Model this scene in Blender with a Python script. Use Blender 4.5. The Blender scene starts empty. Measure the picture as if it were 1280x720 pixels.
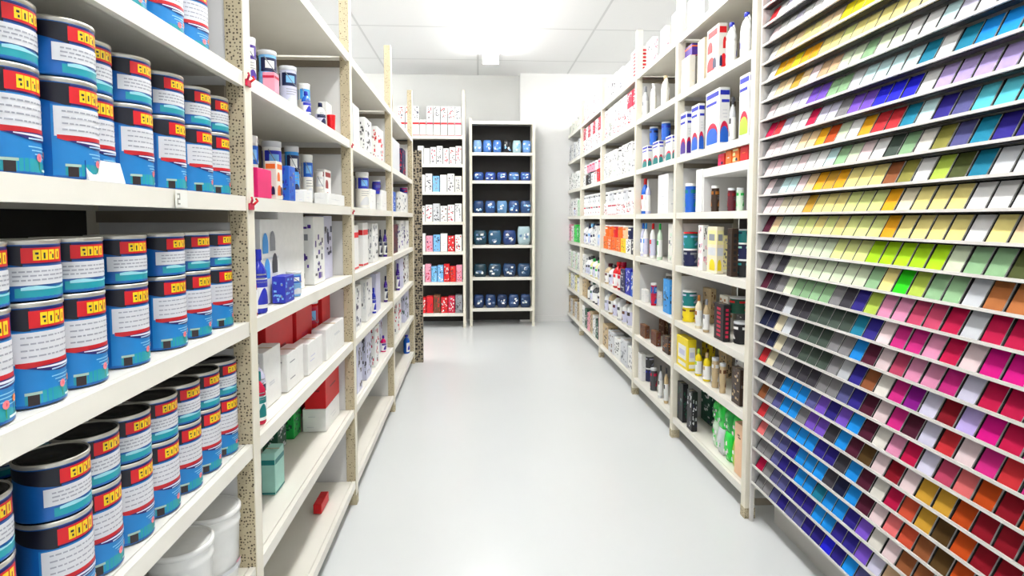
import bpy, math, random
from mathutils import Vector
rnd = random.Random(7)
C = bpy.context.scene.collection
SC = bpy.context.scene
pi = math.pi

# ---------------------------------------------------------------- colours
def lin(h):
    if isinstance(h, (tuple, list)): return tuple(h[:3])
    h = h.lstrip('#'); v = [int(h[i:i+2], 16)/255 for i in (0, 2, 4)]
    return tuple(c/12.92 if c <= .04045 else ((c+.055)/1.055)**2.4 for c in v)
PAL = dict(white='f1f1ee', offwhite='e9e6dc', cream='efe3c4', palegrey='d5d7da', grey='8f9298', darkgrey='45454a', black='16161a',
           red='d8141c', darkred='8c0f18', crimson='c8103e', magenta='e2106c', pink='ee9fb4', orange='f07020', peach='f3c69c',
           yellow='f2d81e', paleyellow='efe6a0', lime='b4d640', green='1fb24a', brightgreen='22dd48', teal='138080', darkgreen='12503a',
           lightblue='7ab8ea', blue='1c60c8', royal='2430b4', navy='141c4a', purple='4a2a90', lavender='cfcfe6', brown='6e4226',
           darkbrown='3a281c', tan='c8b088', palegreen='cfe6cc', amber='b06a20', maroon='5a1424', paleteal='a4dccf', skyblue='3c9be6')
NAMES = dict(offwhite='off-white', palegrey='pale grey', darkgrey='dark grey', darkred='dark red', paleyellow='pale yellow', brightgreen='bright green',
             darkgreen='dark green', lightblue='light blue', royal='royal blue', darkbrown='dark brown', palegreen='pale green', paleteal='pale teal', skyblue='sky blue')
def cn(c): return NAMES.get(c, c)
def col(c): return lin(PAL[c]) if isinstance(c, str) and c in PAL else lin(c)

# ---------------------------------------------------------------- materials
def base_mat(name):
    m = bpy.data.materials.new(name); m.use_nodes = True
    nt = m.node_tree; return m, nt, nt.nodes['Principled BSDF']
def attr_mat(name, rough=.4, metal=0, noise=.06, scale=40, spec=.5):
    """colour comes from the mesh's own colour attribute, with a little procedural variation"""
    m, nt, b = base_mat(name)
    a = nt.nodes.new('ShaderNodeVertexColor'); a.layer_name = 'Col'
    t = nt.nodes.new('ShaderNodeTexCoord'); n = nt.nodes.new('ShaderNodeTexNoise'); n.inputs['Scale'].default_value = scale
    r = nt.nodes.new('ShaderNodeMapRange'); r.inputs['To Min'].default_value = 1-noise; r.inputs['To Max'].default_value = 1+noise
    mx = nt.nodes.new('ShaderNodeMix'); mx.data_type = 'RGBA'; mx.blend_type = 'MULTIPLY'; mx.inputs[0].default_value = 1
    nt.links.new(t.outputs['Object'], n.inputs['Vector']); nt.links.new(n.outputs['Fac'], r.inputs['Value'])
    nt.links.new(a.outputs['Color'], mx.inputs[6]); nt.links.new(r.outputs['Result'], mx.inputs[7])
    nt.links.new(mx.outputs[2], b.inputs['Base Color'])
    b.inputs['Roughness'].default_value = rough; b.inputs['Metallic'].default_value = metal; b.inputs['Specular IOR Level'].default_value = spec
    return m
def plain(name, c, rough=.5, metal=0, c2=None, scale=6, bump=0):
    m, nt, b = base_mat(name)
    t = nt.nodes.new('ShaderNodeTexCoord'); n = nt.nodes.new('ShaderNodeTexNoise'); n.inputs['Scale'].default_value = scale
    mx = nt.nodes.new('ShaderNodeMix'); mx.data_type = 'RGBA'
    c = col(c); c2 = col(c2) if c2 else tuple(v*.94 for v in c)
    mx.inputs[6].default_value = (*c, 1); mx.inputs[7].default_value = (*c2, 1)
    nt.links.new(t.outputs['Object'], n.inputs['Vector']); nt.links.new(n.outputs['Fac'], mx.inputs[0])
    nt.links.new(mx.outputs[2], b.inputs['Base Color'])
    b.inputs['Roughness'].default_value = rough; b.inputs['Metallic'].default_value = metal
    return m
M_PRINT = attr_mat('printed_surface', .45)
M_GLOSS = attr_mat('glossy_plastic', .25)
M_CAN = attr_mat('can_lacquer', .3, 0, .04)
M_METAL = attr_mat('rim_metal', .3, .7, .05)
M_CARD = attr_mat('card_paper', .65, 0, .05, 60, .12)
M_SHELF = plain('cream_shelf_enamel', 'efece2', .45, 0, 'e6e2d6')
M_POST = plain('cream_post_enamel', 'efeadb', .45, 0, 'e2dbc6')
M_BEAM = plain('taupe_bracket', '8d8373', .5, 0, '6f6557')
M_BACK = plain('shelf_back_panel', '6d675f', .7, 0, '5a544c')
M_DARKBACK = plain('dark_back_panel', '34302b', .7, 0, '26231f')
M_END = plain('white_end_panel', 'e4e3e2', .6, 0, 'dad9d6')
M_RAIL = plain('white_wire_enamel', 'dedad4', .35)
M_TRAY = plain('rack_tray', '1d1b19', .6, 0, '151412')
M_CAB = plain('rack_cabinet', 'c9c6bf', .6)

def perforated(name, ca, cb, scale=55, size=.32):
    m, nt, b = base_mat(name)
    t = nt.nodes.new('ShaderNodeTexCoord'); v = nt.nodes.new('ShaderNodeTexVoronoi'); v.inputs['Scale'].default_value = scale
    v.inputs['Randomness'].default_value = .55
    n = nt.nodes.new('ShaderNodeTexNoise'); n.inputs['Scale'].default_value = 90
    add = nt.nodes.new('ShaderNodeMath'); add.operation = 'MULTIPLY_ADD'; add.inputs[1].default_value = .5
    r = nt.nodes.new('ShaderNodeValToRGB'); e = r.color_ramp.elements
    e[0].position = size; e[0].color = (*col(cb), 1); e[1].position = size+.12; e[1].color = (*col(ca), 1)
    nt.links.new(t.outputs['Object'], v.inputs['Vector']); nt.links.new(t.outputs['Object'], n.inputs['Vector'])
    nt.links.new(n.outputs['Fac'], add.inputs[0]); nt.links.new(v.outputs['Distance'], add.inputs[2])
    nt.links.new(add.outputs[0], r.inputs['Fac']); nt.links.new(r.outputs['Color'], b.inputs['Base Color'])
    b.inputs['Roughness'].default_value = .6
    return m
M_PERF = perforated('slotted_steel', 'c2b596', '4a3d2c', 120, .47)
M_PERF_DARK = perforated('mottled_slotted_steel', '978b76', '1c1612', 40, .62)

# ---------------------------------------------------------------- mesh builder (faces carry their own colour)
class MB:
    def __init__(s): s.v = []; s.f = []; s.c = []; s.sm = []
    def add(s, vs, fs, c, smooth=False):
        o = len(s.v); s.v += [tuple(p) for p in vs]; c = col(c)
        for f in fs: s.f.append([i+o for i in f]); s.c.append(c); s.sm.append(smooth)
    def box(s, x0, x1, y0, y1, z0, z1, c='white', bev=0):
        if bev <= 0:
            v = [(x, y, z) for z in (z0, z1) for y in (y0, y1) for x in (x0, x1)]
            s.add(v, [(0, 2, 3, 1), (4, 5, 7, 6), (0, 1, 5, 4), (2, 6, 7, 3), (0, 4, 6, 2), (1, 3, 7, 5)], c); return
        # chamfered vertical edges and top/bottom rims
        def ring(i, z):
            return [(x0+i+a, y0+i, z) for a in (bev,)] + [(x1-i-bev, y0+i, z), (x1-i, y0+i+bev, z), (x1-i, y1-i-bev, z), (x1-i-bev, y1-i, z), (x0+i+bev, y1-i, z), (x0+i, y1-i-bev, z), (x0+i, y0+i+bev, z)]
        R = [ring(bev, z0), ring(0, z0+bev), ring(0, z1-bev), ring(bev, z1)]
        vs = [p for r in R for p in r]; fs = []
        for k in range(3):
            for i in range(8):
                j = (i+1) % 8; fs.append((k*8+i, k*8+j, (k+1)*8+j, (k+1)*8+i))
        fs.append(tuple(range(7, -1, -1))); fs.append(tuple(range(24, 32)))
        s.add(vs, fs, c)
    def lathe(s, prof, c, n=24, cx=0, cy=0, cap=True, sx=1, sy=1, smooth=True):
        vs = []; fs = []
        for r, z in prof:
            for i in range(n):
                a = 2*pi*i/n; vs.append((cx+r*sx*math.cos(a), cy+r*sy*math.sin(a), z))
        for k in range(len(prof)-1):
            for i in range(n):
                j = (i+1) % n; fs.append((k*n+i, k*n+j, (k+1)*n+j, (k+1)*n+i))
        s.add(vs, fs, c, smooth)
        if cap:
            m = len(prof)-1
            o = [vs[i] for i in range(n)]; s.add(o, [tuple(range(n-1, -1, -1))], c)
            o = [vs[m*n+i] for i in range(n)]; s.add(o, [tuple(range(n))], c)
    def patch(s, r, a0, a1, lo, hi, c, n=10, sx=1, sy=1):
        """curved print patch on a cylinder; angles in degrees, lo/hi heights or functions of 0..1"""
        fl = lo if callable(lo) else (lambda t: lo); fh = hi if callable(hi) else (lambda t: hi)
        vs = []; fs = []
        for i in range(n+1):
            t = i/n; a = math.radians(a0+(a1-a0)*t)
            vs += [(r*sx*math.cos(a), r*sy*math.sin(a), fl(t)), (r*sx*math.cos(a), r*sy*math.sin(a), fh(t))]
        for i in range(n): fs.append((2*i, 2*i+2, 2*i+3, 2*i+1))
        s.add(vs, fs, c, True)
    def disc(s, r, a, z, q, c, n=10):
        vs = []
        for i in range(n):
            t = 2*pi*i/n; ang = math.radians(a)+q*math.cos(t)/r
            vs.append((r*math.cos(ang), r*math.sin(ang), z+q*math.sin(t)))
        s.add(vs, [tuple(range(n))], c)
    def tube(s, pts, r, c, n=8):
        ps = [Vector(p) for p in pts]; vs = []; fs = []
        for i, p in enumerate(ps):
            d = (ps[min(i+1, len(ps)-1)]-ps[max(i-1, 0)]).normalized()
            u = d.cross(Vector((0, 0, 1)))
            if u.length < .05: u = d.cross(Vector((1, 0, 0)))
            u.normalize(); w = d.cross(u)
            for k in range(n):
                a = 2*pi*k/n; vs.append(p+u*r*math.cos(a)+w*r*math.sin(a))
        for i in range(len(ps)-1):
            for k in range(n):
                j = (k+1) % n; fs.append((i*n+k, i*n+j, (i+1)*n+j, (i+1)*n+k))
        fs.append(tuple(range(n-1, -1, -1))); fs.append(tuple(range((len(ps)-1)*n, len(ps)*n)))
        s.add(vs, fs, c, True)
    def build(s, name, mat, parent=None, loc=None, rz=0):
        me = bpy.data.meshes.new(name); me.from_pydata(s.v, [], s.f)
        ca = me.color_attributes.new('Col', 'FLOAT_COLOR', 'CORNER')
        dat = []
        for p in me.polygons:
            c = s.c[p.index]; p.use_smooth = s.sm[p.index]
            dat += [c[0], c[1], c[2], 1.0]*p.loop_total
        ca.data.foreach_set('color', dat)
        me.materials.append(mat); me.update()
        o = bpy.data.objects.new(name, me); C.objects.link(o)
        if parent: o.parent = parent
        if loc: o.location = loc
        o.rotation_euler.z = rz
        return o

def tag(o, label=None, cat=None, group=None, kind=None):
    if label: o['label'] = label
    if cat: o['category'] = cat
    if group: o['group'] = group
    if kind: o['kind'] = kind
    return o
def empty(name, loc, rz=0):
    o = bpy.data.objects.new(name, None); o.empty_display_size = .05; C.objects.link(o); o.location = loc; o.rotation_euler.z = rz; return o
def kids(o): return [c for c in KIDS.get(o.name, [])]
KIDS = {}
def reg(o, *ch):
    KIDS[o.name] = list(ch); return o
def copy_tree(o, loc, rz=0):
    c = o.copy(); C.objects.link(c); c.location = loc; c.rotation_euler.z = rz
    for ch in kids(o):
        d = ch.copy(); C.objects.link(d); d.parent = c
    return c

# ---------------------------------------------------------------- layout of the aisle (metres, camera at x=0,y=0, aisle runs along +y)
def XL(y): return -.578-.0084*y
def XR(y): return 1.2526-.0051*y
YL = [.24, 1.533, 2.804, 4.177, 5.584]
YR = [2.566, 3.570, 4.490, 5.732, 6.842, 7.908]
ZL = {'top': 2.176, 'high': 1.773, 'eye': 1.458, 'chest': 1.133, 'waist': .809, 'knee': .475, 'bottom': .119}
ZR = {'roof': 2.522, 'top': 2.169, 'high': 1.785, 'eye': 1.440, 'chest': 1.110, 'waist': .763, 'knee': .487, 'bottom': .135}
SHN = {'roof': 'topmost shelf', 'top': 'top shelf', 'high': 'head-high shelf', 'eye': 'eye-level shelf', 'chest': 'chest-high shelf', 'waist': 'waist-high shelf', 'knee': 'knee-high shelf', 'bottom': 'bottom shelf'}
SHN_R = dict(SHN); SHN_R['top'] = 'second shelf down'
DEPTH = .40
H = 3.35; YB = 7.95

# ---------------------------------------------------------------- room
def struct(mb, name, mat): return tag(mb.build(name, mat), kind='structure')
m, nt, b = base_mat('polished_floor')
t = nt.nodes.new('ShaderNodeTexCoord'); n = nt.nodes.new('ShaderNodeTexNoise'); n.inputs['Scale'].default_value = .9; n.inputs['Detail'].default_value = 3
r = nt.nodes.new('ShaderNodeValToRGB'); r.color_ramp.elements[0].color = (*lin('d5d9d8'), 1); r.color_ramp.elements[1].color = (*lin('dee0e0'), 1)
nt.links.new(t.outputs['Object'], n.inputs['Vector']); nt.links.new(n.outputs['Fac'], r.inputs['Fac']); nt.links.new(r.outputs['Color'], b.inputs['Base Color'])
b.inputs['Roughness'].default_value = .22; b.inputs['Specular IOR Level'].default_value = .45
M_FLOOR = m
m, nt, b = base_mat('ceiling_tiles')
t = nt.nodes.new('ShaderNodeTexCoord'); br = nt.nodes.new('ShaderNodeTexBrick'); br.offset = 0
br.inputs['Color1'].default_value = (*lin('f8f8f8'), 1); br.inputs['Color2'].default_value = (*lin('f5f6f6'), 1); br.inputs['Mortar'].default_value = (*lin('dcdddd'), 1)
br.inputs['Scale'].default_value = 1; br.inputs['Brick Width'].default_value = 1.2; br.inputs['Row Height'].default_value = 1.2; br.inputs['Mortar Size'].default_value = .012
nt.links.new(t.outputs['Object'], br.inputs['Vector']); nt.links.new(br.outputs['Color'], b.inputs['Base Color']); b.inputs['Roughness'].default_value = .8
M_CEIL = m
M_WALL = plain('white_wall_paint', 'f0f0ee', .8, 0, 'ececea', 3)
M_WALL2 = plain('grey_white_wall_paint', 'e4e5e2', .8, 0, 'dfe0dd', 3)
RX0, RX1, RY0 = -3.6, 4.2, -3.2
q = MB(); q.box(RX0, RX1, RY0, YB+.2, -.1, 0); struct(q, 'floor', M_FLOOR)
q = MB(); q.box(RX0, RX1, RY0, YB+.2, H, H+.1); struct(q, 'ceiling', M_CEIL)
q = MB(); q.box(RX0, RX1, YB, YB+.12, 0, H); struct(q, 'wall_back', M_WALL2)
q = MB(); q.box(RX0-.12, RX0, RY0, YB+.12, 0, H); struct(q, 'wall_left', M_WALL)
q = MB(); q.box(RX1, RX1+.12, RY0, YB+.12, 0, H); struct(q, 'wall_right', M_WALL)
q = MB(); q.box(.565, 1.9, YB-.14, YB+.01, 0, H); struct(q, 'trim_1', M_WALL)      # boxed-out wall section beside the end racks
q = MB(); q.box(.565, 1.9, YB-.155, YB-.14, 0, .08); struct(q, 'trim_2', M_WALL)

# ---------------------------------------------------------------- ceiling lights
def light_mat(name, s):
    m, nt, b = base_mat(name); b.inputs['Emission Color'].default_value = (1, 1, 1, 1); b.inputs['Emission Strength'].default_value = s
    b.inputs['Base Color'].default_value = (1, 1, 1, 1); return m
M_TUBE = light_mat('lit_diffuser', 21.5)
def strip_light(x, y0, y1, label):
    e = empty('strip_light', (x, (y0+y1)/2, H)); hw = (y1-y0)/2
    tag(e, label, 'ceiling light', 'fluorescent strip lights')
    q = MB(); q.box(-.05, .05, -hw, hw, -.055, -.001, 'white', .01)
    for sgn in (-1, 1): q.box(-.095, .095, sgn*hw-.012, sgn*hw+.012, -.13, -.002, 'white')
    q.build('housing', M_SHELF, e)
    q = MB(); L = []
    vs = []; fs = []; N = 10
    for yy in (-hw+.013, hw-.013):
        for i in range(N+1):
            a = pi*1.3*i/N-pi*.15; vs.append((.088*math.cos(a), yy, -.075-.05*math.sin(a)))
    for i in range(N): fs.append((i, i+1, N+1+i+1, N+1+i))
    fs.append(tuple(range(N, -1, -1))); fs.append(tuple(range(N+1, 2*N+2)))
    q.add(vs, fs, 'white'); q.build('diffuser', M_TUBE, e)
strip_light(.15, 4.55, 6.9, 'long lit fluorescent strip light on the ceiling at the far end of the aisle')
strip_light(.15, 2.0, 4.35, 'lit fluorescent strip light on the ceiling above the colour cards')
strip_light(.15, -.55, 1.8, 'lit fluorescent strip light on the ceiling directly overhead')
strip_light(-2.5, .5, 3.0, 'added fill strip light, unseen, over the hidden left aisle, nearer')  # out-of-view fill lamp, added to even out the room light
strip_light(-2.5, 5.0, 7.6, 'added fill strip light, unseen, over the hidden left aisle, farther')  # added unseen lamp, set far back to brighten the far end
strip_light(2.9, .5, 3.0, 'added fill strip light, unseen, over the hidden right aisle, nearer')  # matching unseen fill on the right, added for even light
strip_light(2.9, 5.0, 7.6, 'added fill strip light, unseen, over the hidden right aisle, farther')  # unseen fill added deep on the right to lift the far end

# ---------------------------------------------------------------- shelving bays
def sheet_shelf(x_front, inward, y0, y1, z, par, slope):
    """pressed steel shelf; x_front is the lip at y0, slope the lip's dx/dy"""
    q = MB(); s = inward; th = .036
    def strip(a, b2, z0, z1):
        xa, xb = x_front+s*a, x_front+s*b2
        d = slope*(y1-y0)
        lo, hi = (xa, xb) if xa < xb else (xb, xa)
        v = [(lo, y0, z0), (hi, y0, z0), (lo+d, y1, z0), (hi+d, y1, z0), (lo, y0, z1), (hi, y0, z1), (lo+d, y1, z1), (hi+d, y1, z1)]
        q.add(v, [(0, 2, 3, 1), (4, 5, 7, 6), (0, 1, 5, 4), (2, 6, 7, 3), (0, 4, 6, 2), (1, 3, 7, 5)], 'white')
    strip(.004, .020, z-th, z+.001)          # folded lip
    strip(.0235, DEPTH-.004, z-.012, z)       # tread behind the groove
    strip(.020, .0235, z-.012, z-.005)
    strip(DEPTH-.02, DEPTH-.004, z-th, z-.012)
    return q.build('shelf', M_SHELF, par)
def angle_post(x, inward, y, ztop, par, wide=.046, front=.042, n='post'):
    q = MB(); s = inward
    a, b2 = sorted((x, x+s*.003)); q.box(a, b2, y-.013, y-.013+front, 0, ztop)      # flange facing the aisle
    o = q.build(n, M_POST, par)
    q = MB(); a, b2 = sorted((x+s*.003, x+s*wide)); q.box(a, b2, y-.013, y-.010, 0, ztop)
    p = q.build('slotted_flange', M_PERF if s < 0 and par_left(par) else M_POST, o)
    q = MB(); a, b2 = sorted((x-s*.001, x+s*(wide+.004))); q.box(a, b2, y-.014, y+front-.012, 0, .05, 'tan'); q.build('foot', M_PERF, o)
    return o
def par_left(p): return p.location.x < 0
def bay(side, y0, y1, zs, ztop, label, first=False, dark=False, endpanel=True, backtop=None):
    F = XL if side == 'L' else XR; s = -1 if side == 'L' else 1
    e = empty('shelving_unit', (F(y0), y0, 0)); tag(e, label, 'shelf unit', 'shelving bays left of the aisle' if side == 'L' else 'shelving bays right of the aisle')
    ox, oy = F(y0), y0
    slope = (F(y1)-F(y0))/(y1-y0)
    def shift(o):
        o.location = (-ox, -oy, 0); return o
    for k, z in zs.items():
        shift(sheet_shelf(F(y0+.016), s, y0+.016, y1-.014, z, e, slope))
    for yy in ([y0] if first else [])+[y1]:
        shift(angle_post(F(yy), s, yy, ztop, e))
        shift(angle_post(F(yy)+s*(DEPTH+.006), -s, yy, ztop, e, .035))
        for k, z in zs.items():       # side bracket under each shelf end
            q = MB(); a, b2 = sorted((F(yy)+s*.045, F(yy)+s*(DEPTH-.032))); q.box(a, b2, yy-.026, yy-.0145, z-.066, z-.037); shift(q.build('cross_beam', M_BEAM, e))
    zt = backtop or max(zs.values())
    q = MB(); a, b2 = sorted((F(y0)+s*(DEPTH+.01), F(y0)+s*(DEPTH+.016))); q.box(a, b2, y0+.005, y1-.005, .06, zt); shift(q.build('back_panel', M_DARKBACK if dark else M_BACK, e))
    if endpanel:
        q = MB(); a, b2 = sorted((F(y1)+s*.042, F(y1)+s*(DEPTH-.002))); q.box(a, b2, y1-.009, y1-.003, .06, zt-.04); shift(q.build('end_panel', M_END, e))
    return e
bay('L', YL[0], YL[1], ZL, 2.62, 'nearest cream steel shelving bay on the left, stacked with blue paint cans', first=True, dark=True)
bay('L', YL[1], YL[2], ZL, 2.62, 'second cream shelving bay on the left holding mixed tubs and red boxes')
bay('L', YL[2], YL[3], ZL, 2.62, 'third cream shelving bay on the left holding white cartons and purple bottles')
e4 = bay('L', YL[3], YL[4], ZL, 2.62, 'farthest cream shelving bay on the left, ending at a mottled slotted post')
q = MB(); q.box(-.655-XL(YL[3]), -.545-XL(YL[3]), YL[4]+.03-YL[3], YL[4]+.036-YL[3], 0, 2.06); q.box(-.548-XL(YL[3]), -.545-XL(YL[3]), YL[4]+.036-YL[3], YL[4]+.08-YL[3], 0, 2.06)
tag(q.build('end_post', M_PERF_DARK, e4), 'wide mottled slotted end post')
bay('R', YR[0], YR[1], ZR, 2.95, 'nearest cream shelving bay on the right, beside the colour card rack', first=True)
bay('R', YR[1], YR[2], ZR, 2.86, 'second cream shelving bay on the right with white jugs and blue caps')
bay('R', YR[2], YR[3], ZR, 2.80, 'third cream shelving bay on the right with orange and red packs')
bay('R', YR[3], YR[4], ZR, 2.80, 'fourth cream shelving bay on the right full of small pale packs')
bay('R', YR[4], YR[5]-.03, ZR, 2.80, 'farthest cream shelving bay on the right, against the back wall')

# ---------------------------------------------------------------- things on shelves
PLACED = []      # (box, shelf id)
ITEMS = []
def overlaps(bx):
    for o in PLACED:
        if bx[0] < o[1]-.001 and bx[1] > o[0]+.001 and bx[2] < o[3]-.001 and bx[3] > o[2]+.001 and bx[4] < o[5]-.001 and bx[5] > o[4]+.001: return True
    return False

def text_lines(q, rect, face, c='8a8a90'):
    pass
def face_quad(q, face, hw, hd, u0, u1, z0, z1, c, off=.0006):
    """flat print on a box: face 'a' aisle (+x), 'n' near/far (both y faces); u in 0..1 across"""
    if face == 'a':
        y0, y1 = -hw+2*hw*u0, -hw+2*hw*u1
        q.add([(hd+off, y0, z0), (hd+off, y1, z0), (hd+off, y1, z1), (hd+off, y0, z1)], [(0, 1, 2, 3)], c)
    else:
        x0, x1 = -hd+2*hd*u0, -hd+2*hd*u1
        q.add([(x0, -hw-off, z0), (x1, -hw-off, z0), (x1, -hw-off, z1), (x0, -hw-off, z1)], [(0, 1, 2, 3)], c)
        q.add([(x0, hw+off, z0), (x1, hw+off, z0), (x1, hw+off, z1), (x0, hw+off, z1)], [(3, 2, 1, 0)], c)
def dome(q, face, hw, hd, u0, u1, z0, z1, c, off=.0012):
    n = 10; pts = []
    for i in range(n+1):
        a = pi*i/n; pts.append(((u0+u1)/2-(u1-u0)/2*math.cos(a), z0+(z1-z0)*(.45+.55*math.sin(a))))
    pts = [(u0, z0)]+pts+[(u1, z0)]
    if face == 'a': q.add([(hd+off, -hw+2*hw*u, z) for u, z in pts], [tuple(range(len(pts)-1, -1, -1))], c)
    else:
        q.add([(-hd+2*hd*u, -hw-off, z) for u, z in pts], [tuple(range(len(pts)-1, -1, -1))], c)
        q.add([(-hd+2*hd*u, hw+off, z) for u, z in pts], [tuple(range(len(pts)))], c)

def mk_carton(w, d, h, c, acc, style, rn):
    e = empty('carton', (0, 0, 0)); hw, hd = w/2, d/2
    q = MB(); q.box(-hd, hd, -hw, hw, 0, h, c, min(.0015, w*.05)); 
    q.box(-hd*.98, hd*.98, -hw*.06, hw*.06, h-.0005, h+.0006, 'tan' if c not in ('red', 'royal') else c)
    a = q.build('box', M_PRINT, e)
    q = MB()
    for face in 'an':
        if style == 'plain':
            for i in range(2): 
                u = rn.uniform(.1, .5); z = h*rn.uniform(.15, .8); face_quad(q, face, hw, hd, u, u+.3, z, z+h*.03, acc)
        elif style == 'bands':
            face_quad(q, face, hw, hd, .06, .94, h*.86, h*.95, acc); face_quad(q, face, hw, hd, .06, .94, h*.74, h*.79, acc)
            for i in range(4): face_quad(q, face, hw, hd, .15, .15+rn.uniform(.3, .6), h*(.50+.05*i), h*(.515+.05*i), 'palegrey')
        elif style == 'domes':
            face_quad(q, face, hw, hd, .06, .94, h*.87, h*.95, 'royal'); face_quad(q, face, hw, hd, .06, .8, h*.74, h*.79, 'royal')
            dome(q, face, hw, hd, .12, .9, h*.06, h*.42, 'crimson'); dome(q, face, hw, hd, .12, .9, h*.05, h*.33, acc, .0018)
            for i in range(3): face_quad(q, face, hw, hd, .25, .25+rn.uniform(.3, .5), h*(.48+.06*i), h*(.495+.06*i), 'palegrey')
        elif style == 'patch':
            face_quad(q, face, hw, hd, .1, .9, h*.80, h*.93, acc); dome(q, face, hw, hd, .08, .5, h*.48, h*.72, acc)
            dome(q, face, hw, hd, .08, .7, h*.1, h*.38, acc); dome(q, face, hw, hd, .55, .85, h*.12, h*.34, 'navy', .0018)
        elif style == 'topband':
            face_quad(q, face, hw, hd, 0.02, .98, h*.72, h*.84, acc)
            face_quad(q, face, hw, hd, 0.02, .98, h*.02, h*.06, acc)
        elif style == 'speckle':
            for i in range(16):
                u = rn.uniform(.03, .75); z = h*rn.uniform(.05, .88)
                face_quad(q, face, hw, hd, u, u+rn.uniform(.08, .22), z, z+h*rn.uniform(.03, .1), acc if rn.random() < .65 else rn.choice(['grey', 'darkgrey', 'navy', acc]), .0006+i*.00006)
        elif style == 'vtext':
            x0 = .3
            for i in range(7): face_quad(q, face, hw, hd, .3, .7, h*(.1+.12*i), h*(.17+.12*i)*1.0, acc)
        elif style == 'figures':
            for (u, z, cc) in ((.08, .6, acc), (.45, .62, 'grey'), (.15, .3, acc), (.55, .35, 'darkgrey')):
                dome(q, face, hw, hd, u, u+.28, h*z, h*(z+.24), cc)
            face_quad(q, face, hw, hd, .1, .9, h*.52, h*.55, 'palegrey')
        elif style == 'window':
            face_quad(q, face, hw, hd, .15, .85, h*.3, h*.75, 'white'); face_quad(q, face, hw, hd, .25, .75, h*.42, h*.6, 'lavender', .0012); face_quad(q, face, hw, hd, .15, .85, h*.08, h*.2, 'white')
        elif style == 'star':
            face_quad(q, face, hw, hd, .08, .92, h*.62, h*.92, acc); face_quad(q, face, hw, hd, .2, .8, h*.7, h*.84, 'grey', .0012)
            dome(q, face, hw, hd, .3, .85, h*.06, h*.3, 'yellow', .0012); face_quad(q, face, hw, hd, .1, .9, h*.38, h*.55, 'palegrey')
        elif style == 'solid':
            face_quad(q, face, hw, hd, .3, .7, h*.45, h*.5, acc)
    b_ = q.build('printed_label', M_PRINT, e)
    return reg(e, a, b_)
def lab_round(q, r, h, acc, acc2, rn, z0=.12, z1=.85, body='white'):
    R = r+.0007
    q.patch(R, -180, 180, h*z0, h*z1, body, 28)
    for ctr in (-35, 145) if acc2 else (-35,):
        q.patch(R+.0004, ctr-75, ctr+75, h*(z1-.14), h*(z1-.02), acc, 12)
        q.patch(R+.0004, ctr-40, ctr+50, h*(z0+.06), lambda t: h*(z0+.12+.2*math.sin(pi*t)), acc2 or acc, 10)
        for i in range(3): q.patch(R+.0004, ctr-45, ctr+rn.uniform(0, 45), h*(.48+.06*i), h*(.50+.06*i), 'grey', 6)
def mk_tub(r, h, c, acc, style, rn):
    e = empty('paint_tub', (0, 0, 0))
    q = MB(); q.lathe([(r*.86, 0), (r*.88, .004), (r*.93, h*.5), (r*.955, h*.9), (r*.955, h*.93)], c, 24)
    a = q.build('body', M_GLOSS, e)
    q = MB(); lidc = {'blue': 'palegrey', 'navylid': 'navy'}.get(style, 'white')
    q.lathe([(r*.97, h*.9), (r, h*.905), (r, h*.985), (r*.96, h), (r*.9, h), (r*.88, h*.985)], lidc, 24); b_ = q.build('lid', M_GLOSS, e)
    q = MB(); R = r*.965
    q.patch(R, -180, 180, h*.08, h*.86, c if c != 'white' else 'offwhite', 24)
    for ctr in (-35, 180-35):
        q.patch(R+.0005, ctr-80, ctr+80, h*.55, h*.84, acc, 12); q.patch(R+.001, ctr-50, ctr+10, h*.62, h*.78, 'white' if rn.random() < .5 else 'lightblue', 8)
        q.patch(R+.0005, ctr-60, ctr+60, h*.1, lambda t: h*(.16+.18*math.sin(pi*t)), acc if rn.random() < .5 else 'palegrey', 12)
        for i in range(3): q.patch(R+.0005, ctr-50, ctr+rn.uniform(0, 50), h*(.36+.055*i), h*(.375+.055*i), 'grey', 6)
    l = q.build('printed_label', M_PRINT, e)
    q = MB(); pts = [(r*1.0*math.cos(math.radians(a2)), r*1.0*math.sin(math.radians(a2)), h*.86-h*.30*math.sin(math.radians(a2+90))) for a2 in range(-90, 91, 15)]
    q.tube(pts, .0015, 'grey', 6); hd = q.build('bail_handle', M_METAL, e)
    return reg(e, a, b_, l, hd)
def mk_bucket(r, h, c, acc, style, rn):
    e = empty('plastic_bucket', (0, 0, 0))
    q = MB(); q.lathe([(r*.82, 0), (r*.84, .004), (r*.93, h*.78), (r*.97, h*.80), (r*.97, h*.84), (r*.945, h*.86), (r*.955, h*.95)], c, 28); a = q.build('body', M_GLOSS, e)
    q = MB(); q.lathe([(r*.96, h*.93), (r, h*.935), (r, h*.985), (r*.97, h), (r*.9, h), (r*.88, h*.99)], c, 28); b_ = q.build('lid', M_GLOSS, e)
    q = MB()
    q.patch(r*.93, -60, 20, h*.22, lambda t: h*(.25+.06*t), 'palegrey', 10); q.patch(r*.94, -10, 12, h*.3, h*.32, acc, 4)
    l = q.build('printed_label', M_PRINT, e)
    return reg(e, a, b_, l)
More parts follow.
